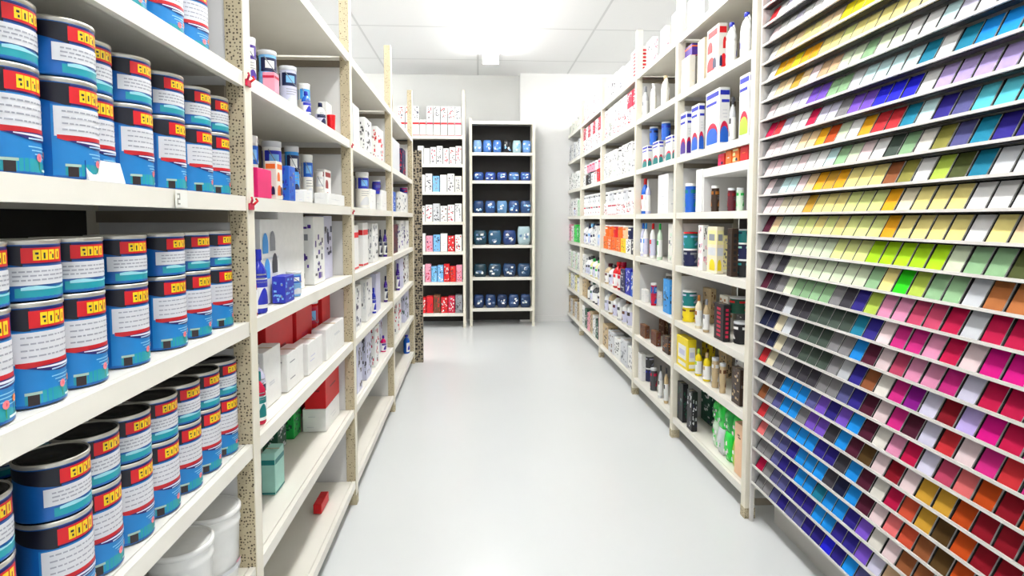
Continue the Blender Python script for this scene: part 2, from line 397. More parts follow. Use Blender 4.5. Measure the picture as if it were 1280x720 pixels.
def mk_jar(r, h, c, acc, style, rn):
    e = empty('tin', (0, 0, 0))
    q = MB(); q.lathe([(r*.97, 0), (r, .003), (r, .006), (r*.985, .008), (r*.985, h*.9), (r, h*.905), (r, h*.93)], c, 24); a = q.build('body', M_CAN, e)
    q = MB(); q.lathe([(r*1.01, h*.9), (r*1.01, h*.985), (r*.98, h), (r*.9, h), (r*.89, h*.985)], {'redlid': 'red', 'whitelid': 'white'}.get(style, 'palegrey'), 24); b_ = q.build('lid', M_GLOSS, e)
    q = MB(); lab_round(q, r*.99, h, acc, acc, rn, .14, .8, c); l = q.build('printed_label', M_PRINT, e)
    return reg(e, a, b_, l)
def mk_bottle(r, h, c, acc, style, rn):
    e = empty('bottle', (0, 0, 0))
    q = MB(); q.lathe([(r*.9, 0), (r, .004), (r, h*.58), (r*.95, h*.66), (r*.6, h*.76), (r*.36, h*.80), (r*.34, h*.86)], c, 20); a = q.build('body', M_GLOSS, e)
    q = MB(); q.lathe([(r*.42, h*.83), (r*.44, h*.835), (r*.42, h*.98), (r*.38, h)], acc if style != 'darkcap' else 'navy', 16)
    if style == 'spray': q.box(-r*.4, r*1.1, -r*.28, r*.28, h*.93, h, acc); q.box(r*.7, r*.85, -r*.12, r*.12, h*.78, h*.93, acc)
    b_ = q.build('cap', M_GLOSS, e)
    q = MB(); lab_round(q, r, h, acc, None, rn, .08, .55, 'white' if c != 'white' else 'lavender'); l = q.build('printed_label', M_PRINT, e)
    return reg(e, a, b_, l)
def mk_jug(r, h, c, acc, style, rn):
    """flat sided jug with a moulded handle"""
    e = empty('jug', (0, 0, 0)); q = MB(); sx, sy = .72, 1.0
    q.lathe([(r*.9, 0), (r, .006), (r*1.02, h*.5), (r*.98, h*.68), (r*.7, h*.8), (r*.34, h*.86), (r*.3, h*.92)], c, 20, sx=sx, sy=sy)
    q.tube([(0, r*.28, h*.88), (0, r*.7, h*.9), (0, r*1.08, h*.8), (0, r*1.12, h*.66), (0, r*.98, h*.55)], r*.12, c, 8); a = q.build('body', M_GLOSS, e)
    q = MB(); q.lathe([(r*.36, h*.9), (r*.38, h*.905), (r*.36, h*.99), (r*.32, h)], acc, 16); b_ = q.build('cap', M_GLOSS, e)
    q = MB()
    for ctr in (-30, 150):
        q.patch(r*1.035, ctr-50, ctr+50, h*.1, h*.6, 'offwhite' if c == 'white' else 'white' if c != 'red' else 'crimson', 12, sx, sy)
        q.patch(r*1.05, ctr-30, ctr+25, lambda t: h*(.2), lambda t: h*(.3+.15*math.sin(pi*t)), acc, 8, sx, sy)
    l = q.build('printed_label', M_PRINT, e)
    return reg(e, a, b_, l)
def mk_cup(r, h, c, acc, style, rn):
    e = empty('beaker', (0, 0, 0)); q = MB()
    q.lathe([(r*.8, 0), (r*.82, .003), (r, h*.97), (r, h), (r*.93, h), (r*.78, h*.1)], c, 24); a = q.build('body', M_GLOSS, e)
    if style == 'handle':
        q = MB(); q.tube([(0, r*.85, h*.85), (0, r*1.35, h*.8), (0, r*1.4, h*.5), (0, r*.85, h*.35)], r*.12, c, 8); b_ = q.build('handle', M_GLOSS, e); return reg(e, a, b_)
    return reg(e, a)
def mk_pack(w, d, h, c, acc, style, rn):
    """soft shrink-wrapped pack: pillow with crimped ends"""
    e = empty('soft_pack', (0, 0, 0)); q = MB(); hw, hd = w/2, d/2; vs = []; fs = []; n = 16; L = 7
    for k in range(L):
        t = k/(L-1); f = .80+.20*math.sin(pi*min(max(t, .0), 1))**.6
        for i in range(n):
            a = 2*pi*i/n; ca, sa = math.cos(a), math.sin(a)
            ex = .45
            x = hd*f*math.copysign(abs(ca)**ex, ca); y = hw*f*math.copysign(abs(sa)**ex, sa)
            vs.append((x+rn.uniform(-1, 1)*.002, y, t*h+(rn.uniform(-1, 1)*.002 if 0 < k < L-1 else 0)))
    for k in range(L-1):
        for i in range(n):
            j = (i+1) % n; fs.append((k*n+i, k*n+j, (k+1)*n+j, (k+1)*n+i))
    fs.append(tuple(range(n-1, -1, -1))); fs.append(tuple((L-1)*n+i for i in range(n)))
    q.add(vs, fs, c, True); a = q.build('wrapper', M_GLOSS, e)
    q = MB()
    for i in range(6):
        y = rn.uniform(-hw*.8, hw*.4); z = rn.uniform(.15, .7)*h; q.add([(hd+.001+i*.0002, y, z), (hd+.001+i*.0002, y+hw*rn.uniform(.2, .5), z), (hd+.001+i*.0002, y+hw*rn.uniform(.2, .5), z+h*.15), (hd+.001+i*.0002, y, z+h*.12)], [(0, 1, 2, 3)], acc if i % 2 else 'white')
    l = q.build('printed_label', M_PRINT, e)
    return reg(e, a, l)
KIND = dict(carton=('carton', 'box'), tub=('paint tub', 'tub'), bucket=('plastic bucket', 'bucket'), tin=('tin', 'tin'), bottle=('bottle', 'bottle'), jug=('plastic jug', 'jug'), cup=('plastic beaker', 'cup'), pack=('soft pack', 'pack'))
BAYS = {'L1': ('near left bay', YL[0], YL[1]), 'L2': ('second left bay', YL[1], YL[2]), 'L3': ('third left bay', YL[2], YL[3]), 'L4': ('farthest left bay', YL[3], YL[4]),
        'R1': ('nearest right bay', YR[0], YR[1]), 'R2': ('second right bay', YR[1], YR[2]), 'R3': ('third right bay', YR[2], YR[3]), 'R4': ('fourth right bay', YR[3], YR[4]), 'R5': ('farthest right bay', YR[4], YR[5]-.04)}
PX = {'L1': (150, 314), 'L2': (314, 438), 'L3': (438, 488), 'L4': (488, 513), 'R1': (934, 841), 'R2': (841, 792), 'R3': (792, 750), 'R4': (750, 723), 'R5': (723, 708)}
def along(bk, px):
    """distance down the aisle of a point on the bay's front, read from where it sits between the bay's posts"""
    if bk == 'L1': return .598*720/(598-px)
    a, b2 = PX[bk]; y0, y1 = BAYS[bk][1:]
    ia, ib = 1/abs(a-598), 1/abs(b2-598); t = (1/abs(px-598)-ia)/(ib-ia); return y0+(y1-y0)*t
def put(bk, sh, kind, p0, p1, hpx, c='white', acc='blue', style='speckle', off=.03, up=None, z=None, desc=None):
    left = bk[0] == 'L'; F = XL if left else XR; s = -1 if left else 1; Z = (ZL if left else ZR)[sh]; lo, hi = BAYS[bk][1:]
    rn = random.Random(hash((bk, sh, p0, p1)) & 0xffff if False else int(p0*131+p1*17+len(sh)*7+ord(bk[1])))
    pc = (p0+p1)/2; y = along(bk, pc); wpx = abs(p1-p0)
    fan, far = (p0, p1) if left else (p1, p0)      # nearer px, farther px
    yfar = along(bk, far)
    h = hpx*y/720
    gaps = sorted((ZL if left else ZR).values()); up_z = [g for g in gaps if g > Z+.01]
    zb = Z+(up if up else 0)
    lim = (up_z[0]-.072 if up_z else 9)-zb
    h = min(h, lim)
    if kind in ('carton', 'pack'):
        near_w = .45*wpx; D = max(.035, near_w*y/720); 
        pm = far+(-1 if left else 1)*(.55*wpx)
        ynear = along(bk, pm); W = max(.03, yfar-ynear); D = min(D, DEPTH-.06); 
        yc = (yfar+ynear)/2; hx, hy = D/2, W/2
    else:
        r = wpx*y/1440; hx = hy = r; 
        if kind == 'jug': hx = r*.76; hy = r*1.12
        yc = y*(abs(F(y))+off+r)/abs(F(y))
    yc = min(max(yc, lo+hy+.03), hi-hy-.03)
    if 2*hy > hi-lo-.06: hy = (hi-lo-.07)/2
    x = F(yc)+s*(off+.002+hx+.004)
    lim_x = DEPTH-.03
    tries = 0
    while True:
        bx = (x-hx, x+hx, yc-hy, yc+hy, zb, zb+h)
        if not overlaps(bx): break
        x += s*.012; tries += 1
        if abs(x-F(yc))+hx > lim_x: return None
    PLACED.append(bx)
    rz = 0 if left else pi
    if kind in ('carton', 'pack'): e = (mk_carton if kind == 'carton' else mk_pack)(2*hy, 2*hx, h, c, acc, style, rn)
    else: e = dict(tub=mk_tub, bucket=mk_bucket, tin=mk_jar, bottle=mk_bottle, jug=mk_jug, cup=mk_cup)[kind](hx if kind != 'jug' else hy/1.12, h, c, acc, style, rn)
    e.location = (x, yc, zb+(.0025 if not up else .002)); e.rotation_euler.z = rz
    kn, cat = KIND[kind]
    e['category'] = cat
    ITEMS.append((bk, sh, yc, zb, e, kn, c, acc, style, desc))
    return h
def spot(px, py, z):
    # the point of a shelf surface seen at a picture position
    u = (px-640)/720; v = (360-43.3-py)/720; th = math.radians(3.3298); ph = math.radians(3.3801)
    yy = math.cos(ph)+v*math.sin(ph); dz = -math.sin(ph)+v*math.cos(ph)
    X = u*math.cos(th)+yy*math.sin(th); Y = -u*math.sin(th)+yy*math.cos(th); k = (z-1.4)/dz; return X*k, Y*k
def at(bk, sh, kind, p0, p1, ytop, ybase, c='white', acc='blue', style='speckle', W=None, D=None, h=None):
    left = bk[0] == 'L'; F = XL if left else XR; s = -1 if left else 1; Z = (ZL if left else ZR)[sh]; lo, hi = BAYS[bk][1:]
    x, y = spot((p0+p1)/2, ybase, Z)
    wm = abs(p1-p0)*y/720; r = wm/2
    hh = h or (ybase-ytop)*y/720
    up_z = [g for g in sorted((ZL if left else ZR).values()) if g > Z+.01]; hh = min(hh, up_z[0]-.072-Z)
    if kind in ('carton', 'pack'): hx = (D or wm*.75)/2; hy = (W or max(.05, wm*.9))/2
    elif kind == 'jug': hx = r*.76; hy = r*1.12
    else: hx = hy = r
    y = min(max(y, lo+hy+.03), hi-hy-.035)
    x = F(y)+s*min(max(s*(x-F(y)), hx+.008), DEPTH-.03-hx)
    rn = random.Random(int(p0*131+p1*17+len(sh)*7))
    for t_ in range(30):
        bx = (x-hx, x+hx, y-hy, y+hy, Z, Z+hh)
        if not overlaps(bx): break
        x += s*.01
        if s*(x-F(y)) > DEPTH-.03-hx: return
    else: return
    PLACED.append(bx)
    if kind in ('carton', 'pack'): e = (mk_carton if kind == 'carton' else mk_pack)(2*hy, 2*hx, hh, c, acc, style, rn)
    else: e = dict(tub=mk_tub, bucket=mk_bucket, tin=mk_jar, bottle=mk_bottle, jug=mk_jug, cup=mk_cup)[kind](hx if kind != 'jug' else hy/1.12, hh, c, acc, style, rn)
    e.location = (x, y, Z+.0025); e.rotation_euler.z = 0 if left else pi; kn, cat = KIND[kind]; e['category'] = cat
    ITEMS.append((bk, sh, y, Z, e, kn, c, acc, style, None)); return hh
def fix(bk, sh, kind, y0, y1, off, D, h, c, acc='palegrey', style='plain', up=0):
    left = bk[0] == 'L'; F = XL if left else XR; s = -1 if left else 1; Z = (ZL if left else ZR)[sh]+up; y = (y0+y1)/2; hx = D/2; hy = (y1-y0)/2; x = F(y)+s*(off+hx+.004)
    bx = (x-hx, x+hx, y-hy, y+hy, Z, Z+h)
    if overlaps(bx): print('SKIP', bk, sh, kind, y0, c); return
    PLACED.append(bx); rn = random.Random(int(y0*1000))
    if kind in ('carton', 'pack'): e = (mk_carton if kind == 'carton' else mk_pack)(2*hy, D, h, c, acc, style, rn)
    else: e = dict(tub=mk_tub, bucket=mk_bucket, tin=mk_jar, bottle=mk_bottle, jug=mk_jug, cup=mk_cup)[kind](hx, h, c, acc, style, rn)
    e.location = (x, y, Z+.0025); e.rotation_euler.z = 0 if left else pi; kn, cat = KIND[kind]; e['category'] = cat
    ITEMS.append((bk, sh, y, Z, e, kn, c, acc, style, None))
def stack(bk, sh, seq):
    """seq: list of put args; later ones with up='prev' stand on the one before"""
    h = 0
    for a in seq:
        h += (put(bk, sh, *a[0], **a[1], up=h if h else None) or 0)+.001

# --- second left bay
A = 'L2'
for a in [('high', 'tub', 312, 329, 62, 'white', 'purple'), ('high', 'tub', 330, 353, 62, 'lightblue', 'navy', 'blue'), ('high', 'tub', 354, 376, 58, 'lavender', 'navy', 'blue'),
          ('high', 'tub', 376, 391, 46, 'white', 'skyblue'), ('high', 'bottle', 396, 409, 34, 'white', 'navy', 'darkcap'), ('high', 'cup', 410, 421, 26, 'red', 'red'),
          ('high', 'carton', 424, 434, 40, 'white', 'lavender', 'plain')]:
    put(A, *a)
put(A, 'high', 'carton', 333, 345, 27, 'white', 'palegrey', 'plain', off=.005); put(A, 'high', 'carton', 347, 356, 25, 'pink', 'crimson', 'topband', off=.005)
put(A, 'high', 'bottle', 380, 391, 30, 'blue', 'royal', off=.005)
put(A, 'eye', 'carton', 316, 344, 36, 'magenta', 'magenta', 'solid', off=.004)
put(A, 'eye', 'carton', 359, 372, 42, 'blue', 'royal', 'speckle', off=.004)
for a in [('eye', 'tub', 314, 329, 86, 'white', 'blue'), ('eye', 'tub', 331, 357, 83, 'white', 'royal', 'blue'), ('eye', 'tub', 358, 377, 78, 'skyblue', 'navy', 'blue'),
          ('eye', 'tub', 378, 393, 68, 'white', 'blue'), ('eye', 'tub', 394, 405, 46, 'white', 'palegrey'), ('eye', 'carton', 406, 416, 46, 'white', 'red', 'patch'), ('eye', 'carton', 418, 430, 44, 'white', 'darkred', 'patch')]:
    put(A, *a, off=.06)
put(A, 'eye', 'carton', 345, 357, 46, 'offwhite', 'orange', 'patch', off=.004)
put(A, 'eye', 'carton', 374, 391, 15, 'white', 'lavender', 'plain', off=.002); put(A, 'eye', 'carton', 394, 430, 14, 'white', 'palegrey', 'plain', off=.002)
for a in [('chest', 'bottle', 1.572, 1.610, .006, .038, .135, 'red', 'white', 'x'), ('chest', 'bottle', 1.640, 1.685, .004, .045, .18, 'royal', 'royal', 'x'), ('chest', 'carton', 1.575, 1.75, .065, .10, .265, 'white', 'blue', 'figures'), ('chest', 'carton', 1.78, 1.95, .06, .09, .265, 'white', 'skyblue', 'figures'), ('chest', 'carton', 1.99, 2.27, .075, .10, .29, 'white'), ('chest', 'carton', 2.36, 2.52, .06, .08, .275, 'white', 'purple', 'speckle'), ('chest', 'carton', 2.56, 2.70, .07, .08, .28, 'lavender', 'navy', 'speckle'), ('chest', 'tub', 2.0, 2.05, .015, .05, .085, 'lightblue', 'blue', 'blue'), ('chest', 'carton', 1.84, 1.93, .01, .04, .085, 'royal', 'lightblue', 'speckle'),
          ('waist', 'bottle', 1.655, 1.695, .02, .04, .15, 'crimson', 'teal', 'x'), ('waist', 'bottle', 1.70, 1.76, .04, .06, .19, 'lavender', 'navy', 'x'), ('waist', 'carton', 1.60, 1.72, .12, .08, .26, 'offwhite'), ('waist', 'carton', 1.78, 1.93, .06, .06, .18, 'white'), ('waist', 'carton', 1.97, 2.15, .05, .06, .13, 'white', 'grey', 'plain'), ('waist', 'carton', 2.18, 2.38, .04, .06, .12, 'white', 'lavender'),
          ('waist', 'carton', 2.41, 2.72, .03, .06, .13, 'white'), ('waist', 'carton', 1.96, 2.24, .115, .12, .27, 'red', 'darkred', 'solid'), ('waist', 'carton', 2.26, 2.47, .105, .11, .27, 'red', 'crimson', 'solid'), ('waist', 'tub', 2.49, 2.57, .095, .08, .25, 'red', 'crimson', 'x'), ('waist', 'carton', 2.60, 2.74, .095, .09, .26, 'red', 'crimson', 'solid'),
          ('knee', 'carton', 2.50, 2.74, .06, .10, .10, 'white'), ('knee', 'carton', 2.50, 2.74, .06, .09, .165, 'red', 'darkred', 'solid', .101)]: fix(A, *a)
for a in [ ('chest', 'tub', 404, 417, 300, 334, 'red', 'purple'),
          ('chest', 'carton', 318, 346, 278, 356, 'white', 'blue', 'figures', .14, .12), ('chest', 'carton', 348, 370, 276, 342, 'white', 'skyblue', 'figures', .13, .1),
          
          ('knee', 'carton', 333, 351, 560, 612, 'paleteal', 'teal', 'topband', .09, .045), ('knee', 'carton', 335, 352, 530, 562, 'darkgreen', 'palegrey', 'speckle', .10, .06), ('knee', 'carton', 355, 371, 508, 545, 'green', 'darkgreen', 'speckle', .09, .06),
          ('knee', 'carton', 373, 384, 500, 540, 'pink', 'darkred', 'topband', .06, .05), ('knee', 'cup', 387, 405, 486, 520, 'crimson', 'red', 'handle'), ('knee', 'tin', 398, 410, 470, 497, 'green', 'darkgreen'), ('knee', 'bottle', 412, 422, 462, 490, 'orange', 'red'),
          ('knee', 'bottle', 429, 437, 458, 482, 'white', 'black'),]:
    at(A, *a)
put(A, 'bottom', 'carton', 411, 426, 12, 'red', 'crimson', 'solid', off=.08)
# --- third left bay
A = 'L3'
for a in [('high', 'carton', 444, 456, 52, 'palegrey', 'palegrey', 'plain'), ('high', 'carton', 457, 470, 44, 'white', 'darkgrey', 'speckle'), ('high', 'carton', 471, 484, 42, 'white', 'red', 'speckle'),
          ('eye', 'tub', 443, 461, 50, 'white', 'royal'), ('eye', 'carton', 463, 474, 25, 'white', 'palegrey', 'plain'), ('eye', 'carton', 476, 487, 25, 'white', 'palegrey', 'plain'),
          ('chest', 'carton', 443, 453, 56, 'white', 'red', 'topband'), ('chest', 'carton', 454, 464, 54, 'white', 'red', 'topband'), ('chest', 'carton', 465, 476, 48, 'white', 'grey', 'speckle'), ('chest', 'bottle', 477, 482, 36, 'purple', 'navy'), ('chest', 'bottle', 483, 487, 34, 'navy', 'navy'),
          ('waist', 'carton', 444, 455, 56, 'white', 'navy', 'speckle'), ('waist', 'bottle', 461, 467, 34, 'royal', 'royal'), ('waist', 'carton', 456, 468, 52, 'white', 'palegrey', 'speckle'), ('waist', 'carton', 469, 478, 48, 'lavender', 'palegrey', 'plain'), ('waist', 'bottle', 479, 484, 34, 'purple', 'navy'),
          ('knee', 'carton', 445, 455, 62, 'lavender', 'darkbrown', 'speckle'), ('knee', 'carton', 456, 466, 56, 'lavender', 'darkgrey', 'speckle'), ('knee', 'bottle', 472, 479, 22, 'magenta', 'purple'), ('knee', 'carton', 467, 476, 50, 'white', 'crimson', 'speckle'), ('knee', 'carton', 478, 486, 46, 'lavender', 'maroon', 'speckle')]:
    put(A, *a)
put(A, 'eye', 'tin', 464, 474, 18, 'royal', 'purple', off=.035, up=.108); put(A, 'eye', 'tin', 476, 484, 18, 'royal', 'navy', off=.045, up=.118)
# --- farthest left bay
A = 'L4'
for a in [('high', 'carton', 489, 502, 40, 'palegrey', 'palegrey', 'plain'), ('high', 'carton', 503, 509, 34, 'navy', 'crimson', 'speckle'),
          ('eye', 'carton', 489, 497, 25, 'blue', 'white', 'speckle'), ('eye', 'carton', 498, 510, 25, 'white', 'palegrey', 'speckle'),
          ('chest', 'carton', 491, 499, 36, 'maroon', 'navy', 'speckle'), ('chest', 'carton', 500, 506, 38, 'white', 'purple', 'speckle'), ('chest', 'carton', 507, 512, 36, 'white', 'purple', 'speckle'),
          ('waist', 'bottle', 492, 497, 36, 'purple', 'purple'), ('waist', 'carton', 498, 505, 38, 'lavender', 'palegrey', 'plain'), ('waist', 'carton', 506, 511, 36, 'white', 'maroon', 'speckle'),
          ('knee', 'carton', 494, 502, 40, 'white', 'crimson', 'speckle'), ('knee', 'carton', 503, 511, 38, 'lavender', 'darkgreen', 'speckle'),
          ('bottom', 'jug', 498, 510, 25, 'blue', 'royal')]:
    put(A, *a)
put(A, 'eye', 'tin', 499, 509, 15, 'royal', 'red', off=.04, up=.187)
# --- nearest right bay
A = 'R1'
put(A, 'top', 'carton', 873, 898, 60, 'offwhite', 'red', 'patch', off=.01); put(A, 'top', 'jug', 898, 915, 56, 'white', 'royal', off=.01); put(A, 'top', 'jug', 915, 934, 58, 'white', 'royal', off=.01)
put(A, 'top', 'carton', 858, 872, 56, 'cream', 'cream', 'plain', off=.03); hh = put(A, 'top', 'carton', 841, 858, 42, 'offwhite', 'cream', 'plain', off=.01)
put(A, 'top', 'carton', 842, 857, 15, 'purple', 'orange', 'topband', off=.03, up=hh+.002)
put(A, 'roof', 'carton', 870, 895, 44, 'white', 'palegrey', 'plain'); put(A, 'roof', 'carton', 845, 866, 40, 'white', 'lavender', 'plain'); put(A, 'roof', 'carton', 899, 930, 44, 'white', 'palegrey', 'plain')
put(A, 'high', 'carton', 842, 855, 54, 'white', 'purple', 'domes', off=.01); put(A, 'high', 'carton', 856, 872, 60, 'white', 'blue', 'domes', off=.01); put(A, 'high', 'carton', 873, 903, 72, 'white', 'blue', 'domes', off=.01)
put(A, 'high', 'bottle', 904, 912, 60, 'palegrey', 'darkgrey', off=.03); put(A, 'high', 'carton', 913, 935, 80, 'white', 'lime', 'domes', off=.01)
put(A, 'eye', 'tin', 852, 866, 38, 'blue', 'teal', 'whitelid', off=.02); put(A, 'eye', 'tin', 846, 853, 36, 'palegreen', 'palegreen', off=.05)
RIS = []
put(A, 'eye', 'tin', 884, 894, 34, 'darkbrown', 'amber', 'whitelid', off=.03); put(A, 'eye', 'tin', 904, 914, 30, 'maroon', 'darkred', off=.03); put(A, 'eye', 'tin', 915, 924, 30, 'palegreen', 'green', off=.03)
put(A, 'chest', 'carton', 867, 877, 58, 'white', 'pink', 'speckle', off=.01); put(A, 'chest', 'carton', 878, 899, 60, 'cream', 'paleyellow', 'star', off=.01); put(A, 'chest', 'carton', 900, 910, 62, 'darkbrown', 'black', 'vtext', off=.02)
stack(A, 'chest', [(('tin', 848, 866, 23, 'navy', 'grey', 'whitelid'), {}), (('tin', 848, 866, 22, 'teal', 'lightblue', 'redlid'), {})])
stack(A, 'chest', [(('tin', 911, 932, 24, 'black', 'teal', 'x'), {}), (('tin', 911, 932, 22, 'navy', 'paleteal', 'whitelid'), {}), (('tin', 911, 932, 18, 'teal', 'navy', 'whitelid'), {})])
stack(A, 'waist', [(('tin', 846, 864, 21, 'yellow', 'brown', 'whitelid'), {}), (('tin', 846, 864, 20, 'teal', 'lavender', 'whitelid'), {})])
put(A, 'waist', 'carton', 886, 907, 48, 'black', 'crimson', 'vtext', off=.02); put(A, 'waist', 'bottle', 867, 876, 44, 'cream', 'amber', off=.02); put(A, 'waist', 'bottle', 877, 885, 44, 'tan', 'grey', off=.02)
put(A, 'waist', 'tin', 909, 930, 30, 'black', 'white', off=.04); put(A, 'waist', 'tin', 906, 930, 22, 'darkgreen', 'red', off=.05, up=.15)
put(A, 'knee', 'carton', 842, 867, 40, 'yellow', 'lavender', 'window', off=.01); put(A, 'knee', 'bottle', 868, 877, 36, 'yellow', 'lime', off=.02); put(A, 'knee', 'bottle', 878, 888, 38, 'yellow', 'tan', off=.02)
put(A, 'knee', 'tin', 889, 898, 40, 'tan', 'white', off=.02); put(A, 'knee', 'tin', 899, 907, 40, 'tan', 'brown', off=.02); put(A, 'knee', 'carton', 909, 928, 48, 'darkbrown', 'tan', 'speckle', off=.02)
put(A, 'bottom', 'carton', 842, 854, 50, 'black', 'darkgreen', 'speckle', off=.02); put(A, 'bottom', 'carton', 855, 866, 52, 'black', 'palegrey', 'speckle', off=.02)
for i, (y_, o_, u_, h_, c_, a_) in enumerate([(3.06, .06, 0, .15, 'palegreen', 'brightgreen'), (2.975, .05, 0, .14, 'palegrey', 'green'), (2.885, .05, 0, .15, 'brightgreen', 'palegreen'), (2.79, .05, 0, .14, 'lime', 'brightgreen'),
        (3.06, .06, .151, .10, 'brightgreen', 'darkgreen'), (2.975, .05, .141, .12, 'brightgreen', 'green'), (2.885, .05, .151, .11, 'green', 'brightgreen'), (2.79, .05, .141, .12, 'brightgreen', 'palegreen')]):
    fix(A, 'bottom', 'pack', y_-.040, y_+.040, o_, .09, h_, c_, a_, 'x', u_)
put(A, 'bottom', 'carton', 912, 929, 70, 'peach', 'brown', 'plain', off=.03)
for sh, seq in {'waist': [('carton', 'tan', 'brown'), ('carton', 'offwhite', 'amber'), ('carton', 'darkgrey', 'white'), ('carton', 'white', 'darkgreen'), ('carton', 'black', 'palegrey')],
                'knee': [('carton', 'yellow', 'brown'), ('carton', 'tan', 'darkbrown'), ('carton', 'palegrey', 'brown'), ('carton', 'offwhite', 'tan'), ('carton', 'brown', 'white')],
                'chest': [('carton', 'offwhite', 'tan'), ('carton', 'paleyellow', 'grey'), ('carton', 'brown', 'black'), ('carton', 'navy', 'white'), ('carton', 'darkgrey', 'white')],
                'bottom': [('carton', 'darkgreen', 'white'), ('carton', 'palegreen', 'green'), ('carton', 'tan', 'brown'), ('carton', 'peach', 'brown')]}.items():
    n = len(seq)
    for i, (k_, c_, a_) in enumerate(seq):
        p = 842+92*(i+.08)/n; put(A, sh, k_, p, p+92*.86/n, 44, c_, a_, 'speckle', off=.17)
fix(A, 'eye', 'carton', 3.18, 3.27, .012, .10, .24, 'white')
# --- second right bay
A = 'R2'
for a in [('roof', 'carton', 798, 812, 34, 'white', 'pink', 'speckle'), ('roof', 'carton', 814, 826, 34, 'offwhite', 'pink', 'plain'), ('roof', 'carton', 827, 838, 40, 'white', 'lavender', 'plain'),
          ('top', 'bottle', 798, 806, 42, 'palegrey', 'grey'), ('top', 'jug', 808, 819, 40, 'white', 'white'), ('top', 'jug', 821, 835, 42, 'offwhite', 'tan'),
          ('high', 'carton', 795, 806, 28, 'white', 'teal', 'domes'), ('high', 'carton', 807, 820, 30, 'white', 'teal', 'domes'), ('high', 'carton', 822, 836, 32, 'white', 'teal', 'domes'),
          ('eye', 'bottle', 793, 803, 46, 'blue', 'red'), ('eye', 'bottle', 804, 811, 44, 'lavender', 'palegrey'), ('eye', 'carton', 814, 836, 50, 'white', 'palegrey', 'plain'),
          ('chest', 'bottle', 794, 801, 46, 'lavender', 'blue'), ('chest', 'bottle', 802, 809, 48, 'white', 'skyblue'), ('chest', 'bottle', 810, 818, 50, 'white', 'red'), ('chest', 'bottle', 819, 826, 48, 'palegreen', 'green'), ('chest', 'carton', 827, 836, 50, 'offwhite', 'palegreen', 'speckle'),
          ('waist', 'tub', 812, 820, 30, 'crimson', 'blue'), ('waist', 'carton', 822, 836, 44, 'skyblue', 'lightblue', 'speckle'), ('waist', 'carton', 796, 803, 16, 'white', 'palegrey', 'plain'), ('waist', 'carton', 804, 811, 18, 'white', 'pink', 'plain'),
          ('knee', 'carton', 795, 806, 16, 'brown', 'darkbrown', 'speckle'), ('knee', 'carton', 808, 820, 18, 'brown', 'maroon', 'speckle'), ('knee', 'carton', 822, 835, 22, 'darkbrown', 'amber', 'speckle'),
          ('bottom', 'tin', 813, 822, 30, 'darkgrey', 'crimson'), ('bottom', 'bottle', 823, 829, 44, 'palegrey', 'darkgrey'), ('bottom', 'bottle', 830, 836, 48, 'tan', 'darkgrey'), ('bottom', 'carton', 792, 799, 34, 'white', 'palegrey', 'plain')]:
    put(A, *a)
put(A, 'waist', 'carton', 799, 809, 34, 'black', 'darkgrey', 'plain', off=.2)
put(A, 'high', 'tin', 808, 819, 24, 'blue', 'navy', off=.05, up=.17); put(A, 'high', 'tin', 822, 834, 24, 'blue', 'royal', off=.05, up=.17)
stack(A, 'bottom', [(('tin', 801, 812, 18, 'navy', 'royal', 'whitelid'), {}), (('tin', 801, 812, 17, 'darkgrey', 'lavender', 'whitelid'), {})])
for sh, seq in {'knee': [('brown', 'tan'), ('maroon', 'tan'), ('darkbrown', 'amber'), ('brown', 'darkbrown')], 'waist': [('white', 'grey'), ('palegrey', 'navy'), ('white', 'blue')], 'high': [('white', 'grey'), ('white', 'navy'), ('palegrey', 'blue')]}.items():
    n = len(seq)
    for i, (c_, a_) in enumerate(seq):
        p = 793+46*(i+.05)/n; put(A, sh, 'carton', p, p+46*.9/n, 36, c_, a_, 'speckle', off=.19)
# --- third to farthest right bays: rows of small packs
def row(bk, sh, kinds, hpx, off=.02, up=None):
    a, b2 = PX[bk]; ia, ib = 1/abs(a-598), 1/abs(b2-598); n = len(kinds)
    ps = [598+1/(ia+(ib-ia)*(.02+.96*i/n)) for i in range(n+1)]; hs = []
    for i, (k, c, acc, st) in enumerate(kinds):
        f = .9 if k in ('carton', 'pack') else .8
        y = along(bk, (ps[i]+ps[i+1])/2)
        hgt = hpx[i % len(hpx)] if isinstance(hpx, (list, tuple)) else hpx      # metres
        F = XR; Z = ZR[sh]; lo, hi = BAYS[bk][1:]
        w = (along(bk, ps[i+1])-along(bk, ps[i]))
        hy = w*.46 if k in ('carton', 'pack') else min(w*.46, .055); hx = .05 if k in ('carton', 'pack') else hy
        if k == 'jug': hx = hy*.7
        x = F(y)+(off+hx+.006); zb = Z+(up or 0)
        bx = (x-hx, x+hx, y-hy, y+hy, zb, zb+hgt)
        if overlaps(bx): continue
        PLACED.append(bx); rn = random.Random(int(ps[i]*97)+len(sh)+int(100*(up or 0)))
        if k in ('carton', 'pack'): e = (mk_carton if k == 'carton' else mk_pack)(2*hy, 2*hx, hgt, c, acc, st, rn)
        else: e = dict(tub=mk_tub, bucket=mk_bucket, tin=mk_jar, bottle=mk_bottle, jug=mk_jug, cup=mk_cup)[k](hy if k != 'jug' else hy/1.12, hgt, c, acc, st, rn)
        e.location = (x, y, zb+.0025); e.rotation_euler.z = pi; kn, cat = KIND[k]; e['category'] = cat
        ITEMS.append((bk, sh, y, zb, e, kn, c, acc, st, None))
def mix(n, opts, seed):
    r_ = random.Random(seed); return [opts[(i+seed) % len(opts)] if r_.random() < .7 else r_.choice(opts) for i in range(n)]
ca = lambda c, a, s='speckle': ('carton', c, a, s)
bo = lambda c, a, s='x': ('bottle', c, a, s)
ti = lambda c, a, s='whitelid': ('tin', c, a, s)
